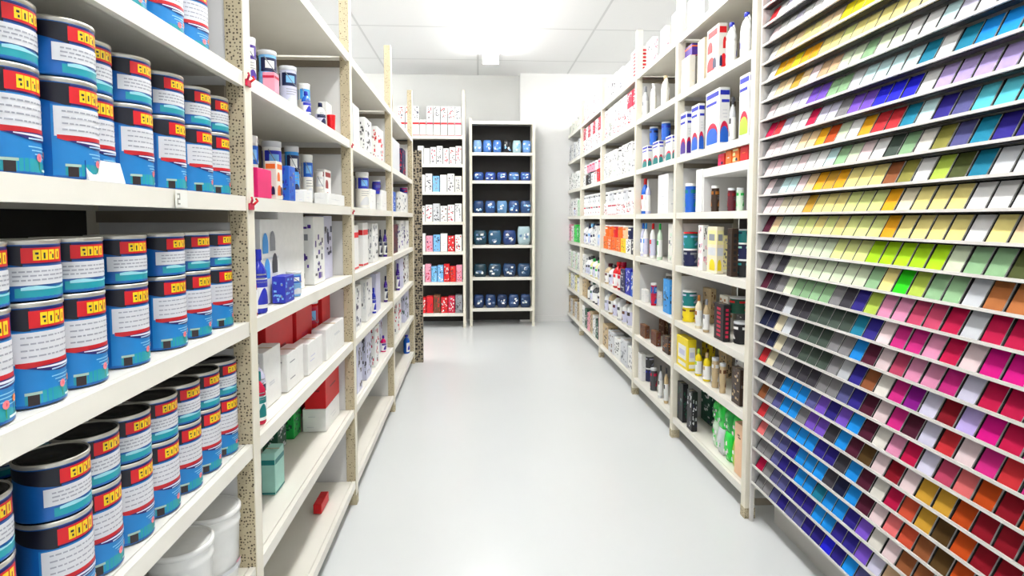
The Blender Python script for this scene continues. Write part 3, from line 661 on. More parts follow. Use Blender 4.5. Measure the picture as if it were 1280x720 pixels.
row('R3', 'roof', [ca('white', 'red', 'vtext'), ca('white', 'palegrey'), ca('white', 'grey'), ca('white', 'darkgrey'), ca('white', 'grey')], [.23, .18, .20, .21, .19])
row('R3', 'top', mix(7, [ca('white', 'red'), ca('white', 'crimson'), ca('offwhite', 'darkgreen'), ca('white', 'crimson')], 1), .15)
row('R3', 'top', mix(7, [ca('crimson', 'white'), ca('white', 'palegreen'), ca('white', 'red')], 2), .13, up=.152)
row('R3', 'high', mix(7, [ca('white', 'grey'), ca('white', 'palegreen'), ca('offwhite', 'grey')], 3), .14)
row('R3', 'high', mix(7, [ca('white', 'darkgrey'), ti('white', 'black'), ca('white', 'black')], 4), .11, up=.142)
row('R3', 'eye', mix(7, [ca('white', 'crimson', 'topband'), ca('white', 'crimson', 'topband'), ca('white', 'crimson')], 5), .11)
row('R3', 'eye', mix(7, [ti('white', 'grey'), ti('white', 'darkgrey'), ti('palegrey', 'grey')], 6), .11, up=.112)
row('R3', 'chest', [ca('darkgrey', 'white'), ca('white', 'navy'), ca('yellow', 'orange'), ca('orange', 'peach'), ca('orange', 'red'), ca('orange', 'white'), ca('orange', 'amber')], .12)
row('R3', 'chest', [ti('darkgrey', 'white'), ti('navy', 'white'), ti('peach', 'orange'), ti('orange', 'amber'), ti('red', 'orange'), ti('orange', 'red'), ti('orange', 'white')], .11, up=.122)
row('R3', 'waist', [ca('blue', 'white'), ca('royal', 'white'), ca('navy', 'white'), bo('red', 'crimson'), bo('red', 'red'), bo('white', 'darkgrey'), bo('tan', 'maroon')], [.2, .22, .2, .25, .24, .2, .2])
row('R3', 'knee', [bo('palegrey', 'maroon'), bo('white', 'darkbrown'), bo('white', 'brown'), bo('palegrey', 'darkgrey'), bo('white', 'maroon'), bo('tan', 'darkbrown'), bo('white', 'grey')], [.22, .24, .21, .23])
row('R3', 'bottom', [ca('white', 'grey'), ca('palegrey', 'grey'), ca('white', 'darkgrey'), ca('palegrey', 'brown'), ca('tan', 'darkbrown')], [.2, .22, .18])
row('R4', 'roof', mix(6, [ca('white', 'crimson'), ca('white', 'grey'), ca('offwhite', 'pink')], 7), [.16, .2, .22])
row('R4', 'top', mix(8, [ca('white', 'crimson'), ca('white', 'maroon'), ca('white', 'grey')], 8), .15)
row('R4', 'top', mix(8, [ca('crimson', 'white'), ca('white', 'maroon')], 9), .13, up=.152)
row('R4', 'high', [ca('red', 'white'), ca('red', 'pink'), ca('white', 'red'), ca('white', 'darkgrey'), ca('darkgrey', 'white'), ca('black', 'brown'), ca('white', 'grey')], [.12, .14, .12])
row('R4', 'high', mix(7, [ti('white', 'grey'), ti('pink', 'crimson')], 10), .1, up=.142)
row('R4', 'eye', mix(8, [ti('white', 'crimson'), ti('white', 'maroon'), ti('white', 'grey')], 11), .12)
row('R4', 'eye', mix(8, [ti('white', 'grey'), ti('palegrey', 'darkgrey')], 12), .11, up=.122)
row('R4', 'chest', mix(8, [bo('white', 'grey'), bo('palegrey', 'navy'), bo('white', 'lightblue'), ca('white', 'grey')], 13), [.22, .24])
row('R4', 'waist', mix(8, [ca('white', 'darkgreen'), bo('paleyellow', 'green'), bo('white', 'darkgrey')], 14), [.2, .22])
row('R4', 'knee', mix(8, [bo('white', 'black'), bo('darkgrey', 'white'), ca('tan', 'darkbrown'), bo('white', 'darkgreen')], 15), [.22, .2])
row('R4', 'bottom', mix(7, [ca('pink', 'maroon'), ca('darkgreen', 'white'), ca('white', 'black'), ca('tan', 'darkgrey')], 16), [.24, .2, .22])
row('R5', 'roof', mix(5, [ca('white', 'grey'), ca('offwhite', 'palegreen')], 17), [.12, .15])
row('R5', 'top', mix(6, [ca('white', 'grey'), ca('palegrey', 'darkgrey')], 18), [.2, .22])
row('R5', 'high', mix(6, [ca('white', 'darkgreen'), ca('white', 'darkgrey')], 19), [.22, .2])
row('R5', 'eye', mix(6, [ca('palegreen', 'green'), ca('white', 'grey'), bo('white', 'brown')], 20), [.22, .2])
row('R5', 'chest', [ca('brightgreen', 'white'), ca('green', 'white'), ca('brightgreen', 'darkgreen'), ca('white', 'crimson'), ca('pink', 'maroon')], [.22, .2])
row('R5', 'waist', mix(6, [ca('white', 'darkgrey'), ca('palegreen', 'pink')], 21), [.2, .22])
row('R5', 'knee', mix(6, [ca('paleyellow', 'darkgreen'), ca('white', 'blue')], 22), [.2, .18])
row('R5', 'bottom', mix(6, [ca('tan', 'darkgrey'), ca('palegrey', 'brown')], 23), [.2, .22])

# --- riser shelf with red packs in the nearest right bay
yb0, yb1 = 2.62, 3.165; x0 = XR(2.8)
e = empty('shelf_riser', (x0+.014, yb0, ZR['eye']+.003)); tag(e, 'small white riser shelf carrying red packs above the brown jars, nearest right bay', 'shelf riser')
q = MB(); q.box(0, .30, 0, yb1-yb0, .19, .235, 'white'); q.build('top_board', M_END, e)
q = MB(); q.box(0, .30, yb1-yb0-.014, yb1-yb0, 0, .19, 'white'); q.build('side_board', M_END, e)
q = MB(); q.box(0, .30, 0, .014, 0, .19, 'white'); q.build('side_board', M_END, e)
for i, (dy, w, hh, c, a) in enumerate([(.04, .085, .085, 'red', 'orange'), (.135, .075, .075, 'orange', 'paleyellow'), (.22, .07, .072, 'orange', 'white'), (.30, .085, .066, 'red', 'magenta')]):
    rn = random.Random(i); o = mk_carton(w*.92, .07, hh*.95, c, a, 'patch' if i % 2 else 'solid', rn); o.location = (x0+.012+.05, yb0+dy+w/2, ZR['eye']+.003+.236); o.rotation_euler.z = pi; o['category'] = 'box'
    ITEMS.append(('R1', 'riser', yb0+dy, 2, o, 'carton', c, a, 'patch', None))
SHN_R['riser'] = 'small riser'

# ---------------------------------------------------------------- blue paint cans (near left bay)
def make_can(h, tall, lidc, pale=False):
    e = empty('paint_can', (0, 0, 0)); r = .0475
    q = MB(); bc = '0f5fae'
    q.lathe([(r*.96, .001), (r, .002), (r, .005), (r*.975, .008), (r*.975, h-.010), (r*.985, h-.007)], bc, 36, cap=True); a = q.build('body', M_CAN, e)
    q = MB(); q.lathe([(r*.985, h-.0075), (r*1.005, h-.0065), (r*1.01, h-.003), (r*1.0, h-.0005), (r*.965, h-.0005), (r*.955, h-.003)], 'c9c6bd', 36, cap=False); b_ = q.build('rim', M_METAL, e)
    q = MB(); q.lathe([(r*.955, h-.006), (r*.95, h-.0025), (r*.86, h-.0025), (r*.84, h-.005), (r*.3, h-.005), (.001, h-.005)], lidc, 36, cap=False); c_ = q.build('lid', M_GLOSS, e)
    q = MB(); R = r*.975+.0006; n = 14
    zt = h-.009
    bandh = .030 if tall else .026
    # dark band round the top, deeper just left of the badge
    q.patch(R, -180, -58, lambda t: zt-bandh*(.35+.75*t), zt, '0a0c1e', 16); q.patch(R, -58, 60, zt-bandh*1.02, zt, '1c1266', 12); q.patch(R, 60, 180, lambda t: zt-bandh*(1-.6*t), zt, '0a0c1e', 14)
    # lighter picture panel
    lo = .004
    if tall:
        q.patch(R+.0002, -88, 62, lo, zt-bandh*1.05, '1580c8', 18)
        q.patch(R+.0003, -70, 62, lo, lambda t: .018+.006*math.sin(5*t), '1a9aa8', 14)
    else: q.patch(R+.0002, -70, 62, lo, .019, '169aa6', 14)
    # red badge with yellow block lettering
    zb0, zb1 = zt-bandh*.93, zt-bandh*.12
    q.patch(R+.0005, -60, 14, zb0, zb1, 'd80c1c', 10)
    la = [-44, -32, -19.5, -6]
    for i, a0 in enumerate(la):
        q.patch(R+.0009, a0, a0+11, zb0+.0035, zb1-.003, 'f6d21a', 3)
        zm = (zb0+zb1)/2; k = i % 4
        if k == 0: q.patch(R+.0012, a0+3, a0+8, zm+.001, zm+.0042, '1c1030', 2); q.patch(R+.0012, a0+5, a0+8, zm-.0052, zm-.0018, '1c1030', 2)
        if k == 1: q.patch(R+.0012, a0+3.5, a0+6.5, zm-.005, zm+.0035, '1c1030', 2)
        if k == 2: q.patch(R+.0012, a0+2, a0+5, zm+.0015, zm+.0045, 'd80c1c', 2); q.patch(R+.0012, a0+6, a0+9, zm-.005, zm+.001, '1c1030', 2)
        if k == 3: q.patch(R+.0012, a0+4, a0+6.5, zm-.0045, zm+.0045, 'b0101c', 2)
    # white description panel with grey lettering
    z1 = zt-bandh*1.12; z0 = z1-(.044 if tall else .026)
    q.patch(R+.0005, -84, 60, z0, z1, 'dfe0e4', 16)
    rr = random.Random(3)
    for ln in range(4 if tall else 3):
        zz = z1-.008-ln*(.009 if tall else .006); a0 = -72
        while a0 < 40:
            w = rr.uniform(4, 12); q.patch(R+.0009, a0, a0+w, zz, zz+.0022, 'a4a6b0', 2); a0 += w+2.2
    if tall:
        # red crescent, navy lens and white script under the panel
        q.patch(R+.0008, -80, 58, lambda t: z0-.012*math.sin(pi*min(1, t*.8+.1)), lambda t: z0+.002, 'c8141f', 16)
        q.patch(R+.0011, -66, 58, lambda t: z0-.006-.010*math.sin(pi*t), lambda t: z0-.006+.002*math.sin(pi*t), '241a6a', 14)
        q.patch(R+.0014, -52, 50, lambda t: z0-.0075-.002*math.sin(pi*t), lambda t: z0-.0060, 'e6e8f4', 10)
        q.patch(R+.0014, -30, 58, lambda t: z0-.0135+.006*t*t, lambda t: z0-.0115+.007*t*t, 'b9d9ee', 10)
        for i in range(4): q.patch(R+.0006, -30+6*i, 20+8*i, z0-.024-.005*i, z0-.0225-.005*i, '8fd0ee', 6)
        # flowers and a dark plant pot
        for (an, zz, rad, cc) in ((-8, .026, .006, 'ef7f86'), (14, .031, .0052, 'f08a4a'), (-8, .026, .0025, 'e04a60'), (14, .031, .002, 'd8481c'), (34, .018, .004, 'f2a6a0'), (48, .034, .0045, 'ec6a5a')):
            q.disc(R+.0010+rad*.02, an, zz, rad, cc)
        for an in (-8, 14, 34, 48): q.patch(R+.0007, an-1, an+1, .008, .024, '3f9a58', 2)
        q.patch(R+.0010, -66, -50, .004, .019, '2a1c1e', 4); q.patch(R+.0012, -70, -46, .019, .023, 'a8c4b4', 4)
        q.patch(R+.0010, -2, 40, .007, .010, 'd8f0ea', 6)
    else:
        q.patch(R+.0006, -62, 45, z0-.007, lambda t: z0-.003+.002*math.sin(9*t), '9ad8e4', 10)
    l = q.build('printed_label', M_PRINT, e)
    return reg(e, a, b_, c_, l)
H1, H2 = .087, .150
proto = {}
CANS = []
def place_can(sh, y, x_extra, z, tall, n_, desc, rzj, lidc='d2d0c8'):
    key = (tall, lidc)
    zz = ZL[sh]+.0015+z; x = XL(y)-.026-.0475-x_extra
    loc = (x, y, zz); rz = math.radians(rzj)
    if key not in proto: o = make_can(H2 if tall else H1, tall, lidc); proto[key] = o; o.location = loc; o.rotation_euler.z = rz
    else: o = copy_tree(proto[key], loc, rz)
    o['category'] = 'paint can'; o['label'] = desc
    PLACED.append((x-.0525, x+.0525, y-.0525, y+.0525, zz, zz+(H2 if tall else H1)))
    return o
ORD = ['first', 'second', 'third', 'fourth', 'fifth', 'sixth', 'seventh', 'eighth', 'ninth', 'tenth', 'eleventh', 'twelfth', 'thirteenth', 'fourteenth', 'fifteenth']
rj = random.Random(5)
colsets = {'eye': [(.742, 0), (.8385, 0), (.9355, -.018), (1.030, .014), (1.126, 0), (1.25, 0), (1.375, 0), (1.472, 0)],
           'chest': [(.67, 0), (.767, 0), (.866, 0), (.964, 0), (1.09, 0), (1.232, 0), (1.347, 0), (1.466, 0)],
           'waist': [(.65, 0), (.755, 0), (.889, -.014), (.986, 0), (1.083, 0), (1.181, 0), (1.279, 0), (1.377, 0), (1.4755, 0)]}
for sh, cs in colsets.items():
    black = sh != 'eye'
    for i, (y, ex) in enumerate(cs):
        for tall in (True, False):
            nm = 'upper' if not tall else 'lower'
            d = f"{'short' if not tall else 'tall'} blue paint can, {nm} layer, {ORD[i]} from near end, {SHN[sh]} at left"
            o = place_can(sh, y, ex, 0 if tall else H2+.0008, tall, i, d, rj.uniform(-5, 5)+(16 if sh == 'eye' else 12), '1b1a1a' if black else 'd2d0c8')
            o['group'] = f'blue paint cans stacked on the {SHN[sh]}'
for i in range(7):   # second rank behind, waist-high shelf
    for tall in (True, False):
        o = place_can('waist', .80+i*.112, .18, 0 if tall else H2+.0008, tall, i, f"{'tall' if tall else 'short'} blue paint can, back rank, {ORD[i]} from near end, left waist-high shelf", rj.uniform(-8, 8), '1b1a1a'); o['group'] = 'blue paint cans stacked on the waist-high shelf'
for i, y in enumerate([1.12, 1.26, 1.375]):
    o = place_can('high', y, 0, 0, True, i, f"tall blue paint can on the left head-high shelf, {ORD[i]} nearest", rj.uniform(-4, 4)); o['group'] = 'blue paint cans on the head-high shelf'
for i, y in enumerate([1.055, 1.168]):
    o = place_can('knee', y, 0, 0, True, i, f"tall blue paint can on the left knee-high shelf, {ORD[i]} nearest, beside white buckets", rj.uniform(-4, 4)); o['group'] = 'blue paint cans on the knee-high shelf'
for i, y in enumerate([1.30, 1.452]):
    e = mk_bucket(.07, .20, 'white', 'pink', 'x', random.Random(i)); e.location = (XL(y)-.016-.07, y, ZL['knee']+.0015); e['category'] = 'bucket'; e['group'] = 'plain white buckets'
    e['label'] = ['plain white lidded bucket beside a blue can on the left knee-high shelf', 'plain white lidded bucket against the first slotted post, left knee-high shelf'][i]
# dark case in the far corner of the head-high shelf
e = mk_carton(.06, .16, .20, 'black', 'darkgrey', 'plain', rnd); e.location = (XL(1.48)-.16, 1.478, ZL['high']+.0015); e['category'] = 'box'; e['label'] = 'black case standing behind the blue cans beside the first left post'
# leaflet holder on the eye-level shelf
e = empty('leaflet_holder', (XL(.95)-.014, .965, ZL['eye']+.0015)); tag(e, 'small white leaflet holder in front of the blue cans, left eye-level shelf', 'holder')
q = MB(); q.add([(-.010, -.045, 0), (.008, -.045, 0), (.008, .045, 0), (-.010, .045, 0), (-.010, -.045, .032), (.0, -.045, .034), (.0, .045, .034), (-.010, .045, .032)], [(0, 3, 2, 1), (4, 5, 6, 7), (0, 1, 5, 4), (1, 2, 6, 5), (2, 3, 7, 6), (3, 0, 4, 7)], 'e8e8ec'); q.build('panel', M_PRINT, e)
q = MB(); q.box(-.0098, -.002, -.0462, -.0455, .002, .030, '1a1030'); q.box(-.002, .004, -.0462, -.0455, .002, .030, '1458a8'); q.build('printed_label', M_PRINT, e)
# sticker with a digit and price tag on the shelf lip
e = empty('price_tag', (XL(1.16)-.0005, 1.16, ZL['eye']-.034)); tag(e, 'small pale sticker with a grey 2 on the left eye-level shelf edge', 'price tag')
q = MB(); q.box(0, .0012, 0, .045, 0, .033, 'f2f1ea'); q.build('tag_card', M_PRINT, e)
q = MB(); yy = .006
for (a, b2, c0, d) in ((0, .010, .024, .027), (.008, .010, .017, .026), (0, .010, .0145, .0175), (0, .002, .007, .016), (0, .010, .005, .008)): q.box(.0012, .0016, yy+a, yy+b2, c0, d, '9a988e')
q.build('number', M_PRINT, e)
# red clips where shelves meet the left posts
cl = [(1, 'high'), (1, 'eye'), (2, 'high'), (2, 'eye')]; CLN = {(1, 'high'): 'red plastic clip on the first left post at the head-high shelf', (1, 'eye'): 'red plastic clip on the first left post at the eye-level shelf', (2, 'high'): 'small red clip on the second left post at the head-high shelf', (2, 'eye'): 'small red clip on the second left post at the eye-level shelf'}
for (pi_, sh) in cl:
    y = YL[pi_]; e = empty('shelf_clip', (XL(y)+.0004, y, ZL[sh]-.03)); tag(e, CLN[(pi_, sh)], 'clip', 'red shelf clips')
    k = 1 if pi_ == 1 else .6
    q = MB(); q.box(0, .006*k, -.012*k, .016*k, -.004, .014*k, 'crimson', .0015); q.build('clip_body', M_GLOSS, e)
    q = MB(); q.tube([(.006*k, -.008*k, .012*k), (.012*k, -.014*k, .022*k), (.008*k, -.008*k, .028*k)], .003*k, 'crimson', 6); q.tube([(.006*k, .010*k, .010*k), (.013*k, .018*k, .02*k), (.008*k, .022*k, .026*k)], .003*k, 'red', 6); q.build('clip_arm', M_GLOSS, e)

# ---------------------------------------------------------------- back racks
def back_rack(x0, x1, yf, depth, zs, ztop, label, back):
    e = empty('shelving_unit', (x0, yf, 0)); tag(e, label, 'shelf unit'); W = x1-x0
    for z in zs:
        q = MB(); q.box(.03, W-.03, .003, .018, z-.038, z+.001); q.box(.03, W-.03, .018, depth-.02, z-.012, z); q.build('shelf', M_SHELF, e)
    for x in (0, W-.035):
        q = MB(); q.box(x, x+.035, 0, .003, 0, ztop); q.box(x, x+.003, .003, .035, 0, ztop); q.build('post', M_POST, e)
        q = MB(); q.box(x, x+.035, depth-.01, depth-.007, 0, ztop); q.build('post', M_POST, e)
        q = MB(); xx = x+.004 if x == 0 else x+.027; q.box(xx, xx+.003, .02, depth-.012, .05, ztop-.02); q.build('side_panel', back, e)
    q = MB(); q.box(.012, W-.012, depth-.006, depth-.002, .03, max(zs) if ztop > max(zs)+.3 else ztop); q.build('back_panel', back, e)
    return e
ZA = [.19, .593, .986, 1.37, 1.75, 2.10, 2.456]; ZBk = [.236, .645, 1.065, 1.48, 1.90, 2.26, 2.66]
back_rack(-1.15, -.165, 7.40, .35, ZA, 3.03, 'open rack across the aisle end filled with red and white cartons', M_DARKBACK)
back_rack(-.115, .735, 7.48, .32, ZBk, 2.70, 'dark-backed rack at the aisle end holding rows of blue packs', M_DARKBACK)
LV = ['bottom', 'second lowest', 'third lowest', 'fourth lowest', 'fifth lowest', 'sixth lowest', 'top']
rA = [[('red', 'white'), ('red', 'crimson'), ('brown', 'red'), ('red', 'white'), ('crimson', 'white'), ('grey', 'darkgrey')],
      [('white', 'pink'), ('pink', 'crimson'), ('lightblue', 'teal'), ('lightblue', 'white'), ('red', 'white'), ('red', 'orange'), ('pink', 'red')],
      [('white', 'palegrey'), ('pink', 'crimson'), ('lightblue', 'navy'), ('white', 'palegrey'), ('red', 'white'), ('white', 'red')],
      [('white', 'red'), ('white', 'crimson'), ('palegrey', 'darkgrey'), ('white', 'brown'), ('white', 'crimson'), ('white', 'grey')],
      [('white', 'palegrey'), ('white', 'darkgrey'), ('lightblue', 'grey'), ('white', 'palegrey'), ('white', 'darkgrey'), ('offwhite', 'grey')],
      [('white', 'palegrey'), ('white', 'palegrey'), ('white', 'crimson'), ('white', 'darkgrey'), ('white', 'red'), ('white', 'red'), ('white', 'crimson')],
      [('white', 'red'), ('white', 'red'), ('white', 'crimson'), ('white', 'red'), ('white', 'red'), ('white', 'crimson'), ('white', 'red'), ('white', 'red'), ('white', 'red'), ('white', 'crimson')]]
for k, (z, rowc) in enumerate(zip(ZA, rA)):
    n = len(rowc); x0_, x1_ = (-.77, -.21) if k < 6 else (-1.10, -.21); w = (x1_-x0_)/n
    for i, (c, a) in enumerate(rowc):
        hh = (.20+.015*((i*7+k) % 3)) if k < 6 else .20
        rn = random.Random(k*31+i); o = mk_carton(w*.9, .12, hh, c, a, 'topband' if k == 6 else ('speckle' if a != 'palegrey' else 'plain'), rn)
        o.location = (x0_+w*(i+.5), 7.40+.03+.06, z+.0015); o.rotation_euler.z = -pi/2; o['category'] = 'box'; o['group'] = 'cartons on the rack across the aisle end'
        o['label'] = f"{cn(c)} carton with {cn(a)} print, {ORD[i]} from left, {LV[k]} shelf, red end rack"
        if k == 6 and i not in (0, 4):
            o = mk_carton(w*.9, .12, .17, 'white', 'red' if i % 3 else 'darkgrey', 'speckle', rn)
            o.location = (x0_+w*(i+.5), 7.49, z+.0015+.2015); o.rotation_euler.z = -pi/2; o['category'] = 'box'; o['group'] = 'cartons on the rack across the aisle end'
            o['label'] = f"pale carton with {'red' if i % 3 else 'dark grey'} print, {ORD[i]} from left, topmost layer of end rack"
bcol = [['1f3560', '26406e', '1d3156', '2a4672', '22385e'], ['1c3a48', '24465e', '1f3a60', '27486a'], ['21485a', '2f5a78', '27407a', 'a8c0c8'], ['20406e', '2b4f86', '5f8cb8', '2a4a80', '2c4c7c'], ['2a4c94', '3550a0', '2c4890', '4a70b0', '3a58a0'], ['7fa6d8', '4a7cc8', '4a7cc8', '101018', 'a8c8d0', '6a9ad8']]
bn = [['dark blue']*5, ['dark teal', 'dark blue', 'dark blue', 'dark blue'], ['dark teal', 'blue-grey', 'dark blue', 'pale frosted'], ['dark blue', 'dark blue', 'light blue', 'dark blue', 'dark blue'], ['blue', 'blue', 'blue', 'light blue', 'blue'], ['pale blue', 'blue', 'blue', 'black', 'pale aqua', 'light blue']]
for k in range(6):
    z = ZBk[k]; n = len(bcol[k]); w = (.735+.115-.08)/n
    for i, c in enumerate(bcol[k]):
        rn = random.Random(k*17+i); hh = [.17, .17, .19, .16, .11, .16][k]+(.05 if bn[k][i] == 'pale frosted' else 0)
        o = mk_pack(w*.92, .16, hh, c, 'lightblue' if k > 2 else '5f7ea4', 'x', rn); o.location = (-.075+w*(i+.5), 7.48+.03+.085, z+.0015); o.rotation_euler.z = -pi/2
        o['category'] = 'pack'; o['group'] = 'blue packs on the dark end rack'; o['label'] = f"{bn[k][i]} soft pack, {ORD[i]} from left, {LV[k]} shelf of the dark end rack"

# ---------------------------------------------------------------- colour card rack
def XC(y): return 1.2326+.011*y
K0, K1 = -8, 20; ZK = lambda k: 1.8347-.0823*k; YN, YF = .98, 2.532
NEAR0 = 1.745; PIT = .064
rk = empty('colour_card_rack', (XC(YF), YF, 0)); tag(rk, 'tall white rack of horizontal rails holding hundreds of paint colour cards', 'display rack')
def rack_part(q, name, mat):
    o = q.build(name, mat, rk); o.location = (-XC(YF), -YF, 0); return o
sl = .011
def sbox(q, dx0, dx1, y0, y1, z0, z1, c='white'):
    v = [(XC(y)+d, y, z) for z in (z0, z1) for y in (y0, y1) for d in (dx0, dx1)]
    q.add(v, [(0, 2, 3, 1), (4, 5, 7, 6), (0, 1, 5, 4), (2, 6, 7, 3), (0, 4, 6, 2), (1, 3, 7, 5)], c)
q = MB(); sbox(q, .085, .30, YN, YF-.004, .12, ZK(K0)+.10); rack_part(q, 'cabinet_body', M_CAB)
q = MB(); sbox(q, .10, .28, YN+.02, YF-.02, 0, .119); rack_part(q, 'plinth', M_CAB)
q = MB(); sbox(q, -.006, .010, YF-.004, YF+.010, .0, ZK(K0)+.12); rack_part(q, 'side_frame', M_RAIL)
q = MB(); sbox(q, .010, .085, YF-.002, YF+.002, .16, ZK(K0)+.12); rack_part(q, 'side_panel', M_END)
q = MB(); sbox(q, -.006, .010, YN-.014, YN, .0, ZK(K0)+.12); rack_part(q, 'side_frame', M_RAIL)
col_edges = []
y = NEAR0
while y < YF-.015: col_edges.append(y); y += PIT
col_edges = sorted(col_edges, reverse=True)          # far .. near0
ncol_near = 11
edges = col_edges+[NEAR0-PIT*(i+1) for i in range(ncol_near)]
edges = [e_ for e_ in edges if e_ > YN+.01]
for k in range(K0, K1+1):
    z = ZK(k)
    q = MB(); pts = [(XC(y_)-.004, y_, z) for y_ in (YN, (YN+YF)/2, YF)]
    sbox(q, -.006, .000, YN, YF, z-.0042, z+.0042); o = rack_part(q, 'rail', M_RAIL)
    q = MB()
    # tray: floor, sloping back and thin dividers
    sbox(q, .003, .030, YN, YF-.003, z-.007, z-.004)
    x0b, x1b, zb0, zb1 = .016, .058, z-.004, z+.076
    v = [(XC(y_)+d, y_, zz) for (d, zz) in ((x0b, zb0), (x0b+.002, zb0), (x1b, zb1), (x1b+.002, zb1)) for y_ in (YN, YF-.003)]
    q.add(v, [(0, 1, 3, 2), (4, 6, 7, 5), (0, 4, 5, 1), (2, 3, 7, 6), (0, 2, 6, 4), (1, 5, 7, 3)], 'white')
    for y_ in edges:
        v = [(XC(y_)+d, yy, zz) for yy in (y_-.0008, y_+.0008) for (d, zz) in ((.003, z-.004), (.016, z-.004), (.058, z+.074), (.044, z+.074))]
        q.add(v, [(0, 1, 2, 3), (7, 6, 5, 4), (0, 4, 5, 1), (1, 5, 6, 2), (2, 6, 7, 3), (3, 7, 4, 0)], 'white')
    rack_part(q, 'card_tray', M_TRAY)
CODE = {'W': ('white', 'f2f1ef'), 'O': ('off-white', 'e9e4da'), 'L': ('pale lavender', 'd8d4ea'), 'V': ('lavender', 'c0abe6'), 'P': ('pale pink', 'f0d8da'), 'K': ('pink', 'e795b8'), 'M': ('magenta', 'd02882'),
        'H': ('hot pink', 'e00e8a'), 'C': ('crimson', 'c61048'), 'R': ('red', 'cf3038'), 'D': ('dark red', '8e0c20'), 'X': ('maroon', '541830'), 'U': ('purple', '7d55cc'), 'Y': ('pale yellow', 'f3e390'),
        'y': ('bright yellow', 'efdb1c'), 'E': ('peach', 'f6d6a8'), 'A': ('golden orange', 'f3ab1a'), 'B': ('brown', '9a5a34'), 'N': ('dark brown', '553c1a'), 'T': ('terracotta', 'cc4f34'), 'J': ('burnt orange', 'c44a12'),
        'G': ('pale green', 'd8e6c4'), 'p': ('pale lime', 'e2ea96'), 'l': ('lime', 'b2e41a'), 'g': ('bright green', '32e81a'), 'u': ('yellow-green', 'b5cc50'), 's': ('sage green', '92ba8c'), 'd': ('dark grey-green', '48564c'),
        't': ('teal', '1a86a6'), 'q': ('pale aqua', 'cdeef0'), 'Q': ('aqua', '60cfe2'), 'b': ('azure', '1a94ec'), 'Z': ('vivid blue', '2424e0'), 'i': ('indigo', '30268c'), 'n': ('navy', '1d2345'), 'r': ('grey', '8c8a8c'),
        'z': ('light grey', 'cfd2d6'), 'k': ('charcoal', '413e46'), 'o': ('olive', '8e8a3e'), 'c': ('cream', 'efe4c4'), 'm': ('mustard', 'd8a436'), 'v': ('violet', '8c0e8a'), 'e': ('rose', 'c9486a'), 'S': ('slate blue', '5c5c94'),
        'x': ('coral', 'ec7474'), 'w': ('copper', 'b8703c'), 'a': ('tan', 'd7b28c'), 'h': ('dark olive', '4c5428')}
ROWS = {-8: ("PWWWWWLWWGWG", "WYyGWqQq"), -7: ("PWLWWWWWGWWW", "yGWWqWQQ"), -6: ("RPWWWGWWLWWW", "yYWqWtQb"), -5: ("RWLWWWLWWWyl", "YYqWWtQb"), -4: ("PWWLWWWWEyyl", "yYWqWtQb"),
        -3: ("OEEEYYEEyyyl", "YYyyWqQb"), -2: ("WAAyAAYYpYYY", "YYYyLWqQ"), -1: ("WEEmEPaaGGsG", "GWWqLWtq"), 0: ("PWWLLUUsszqq", "qqtWtbbQ"), 1: ("CRLWWCLLrUUZ", "ZZWVVVVL"),
        2: ("PPWWEEAJGWAR", "RtqiSQQQ"), 3: ("PPWWPWWqsGPW", "dsOoStii"), 4: ("PrqqPEAmAYYY", "BoWuhtzz"), 5: ("PPcccmYYYppp", "AcYYYWWW"), 6: ("XEGGppYpYppp", "AYYYYWYE"),
        7: ("krrGGGGGpppl", "llllGssh"), 8: ("krkGGGGGGGGs", "Ygusszww"), 9: ("XkrGssssrkiu", "KKeeCzCC"), 10: ("kkkzkkddddti", "PMMKCPHH"), 11: ("nnczkdddrrbX", "PeKKMLCC"),
        12: ("kncrkdddrziB", "OMvLDVHC"), 13: ("RcrrkkkrrSiX", "PMXLRPMR"), 14: ("krkbbbSUiUbX", "OKCLexJD"), 15: ("BrSbbrUUkbXN", "PDPmmJDD"), 16: ("RrrSbbbiikbX", "OCTmNJDD"),
        17: ("xrSSibbbknbX", "PxTBNJDD"), 18: ("rrSiibbtbbiU", "OPBBNJDD"), 19: ("CrSSiiibbiiU", "LaNKBNJD"), 20: ("rrSiSSiiZibS", "PcBNNBJD")}
# the render camera's numbers, used only to rank which cards show largest
YAW, PIT_, SHIFT = math.radians(3.3298), math.radians(3.3801), 43.3
def proj(X, Y, Z):
    Z -= 1.4; x = X*math.cos(YAW)-Y*math.sin(YAW); y = X*math.sin(YAW)+Y*math.cos(YAW)
    d = y*math.cos(PIT_)-Z*math.sin(PIT_); u = y*math.sin(PIT_)+Z*math.cos(PIT_); return 640+720*x/d, 360-720*u/d-SHIFT
cells = []
for k in range(K0, K1+1):
    far, near = ROWS[k]; seq = far+near; seq = seq+near[::-1][1:]+near
    for ci in range(len(edges)-1):
        ya, yb_ = edges[ci], edges[ci+1]
        pts = [proj(XC(yy)+.01, yy, ZK(k)+dz) for yy in (ya, yb_) for dz in (0, .08)]
        xs = [p[0] for p in pts]; ys = [p[1] for p in pts]
        ax = max(0, min(1280, max(xs))-max(0, min(xs))); ay = max(0, min(720, max(ys))-max(0, min(ys)))
        code = seq[ci]
        cells.append([ax*ay, k, ci, code, (ya+yb_)/2])
cells.sort(key=lambda c: -c[0])
LABELS = set()
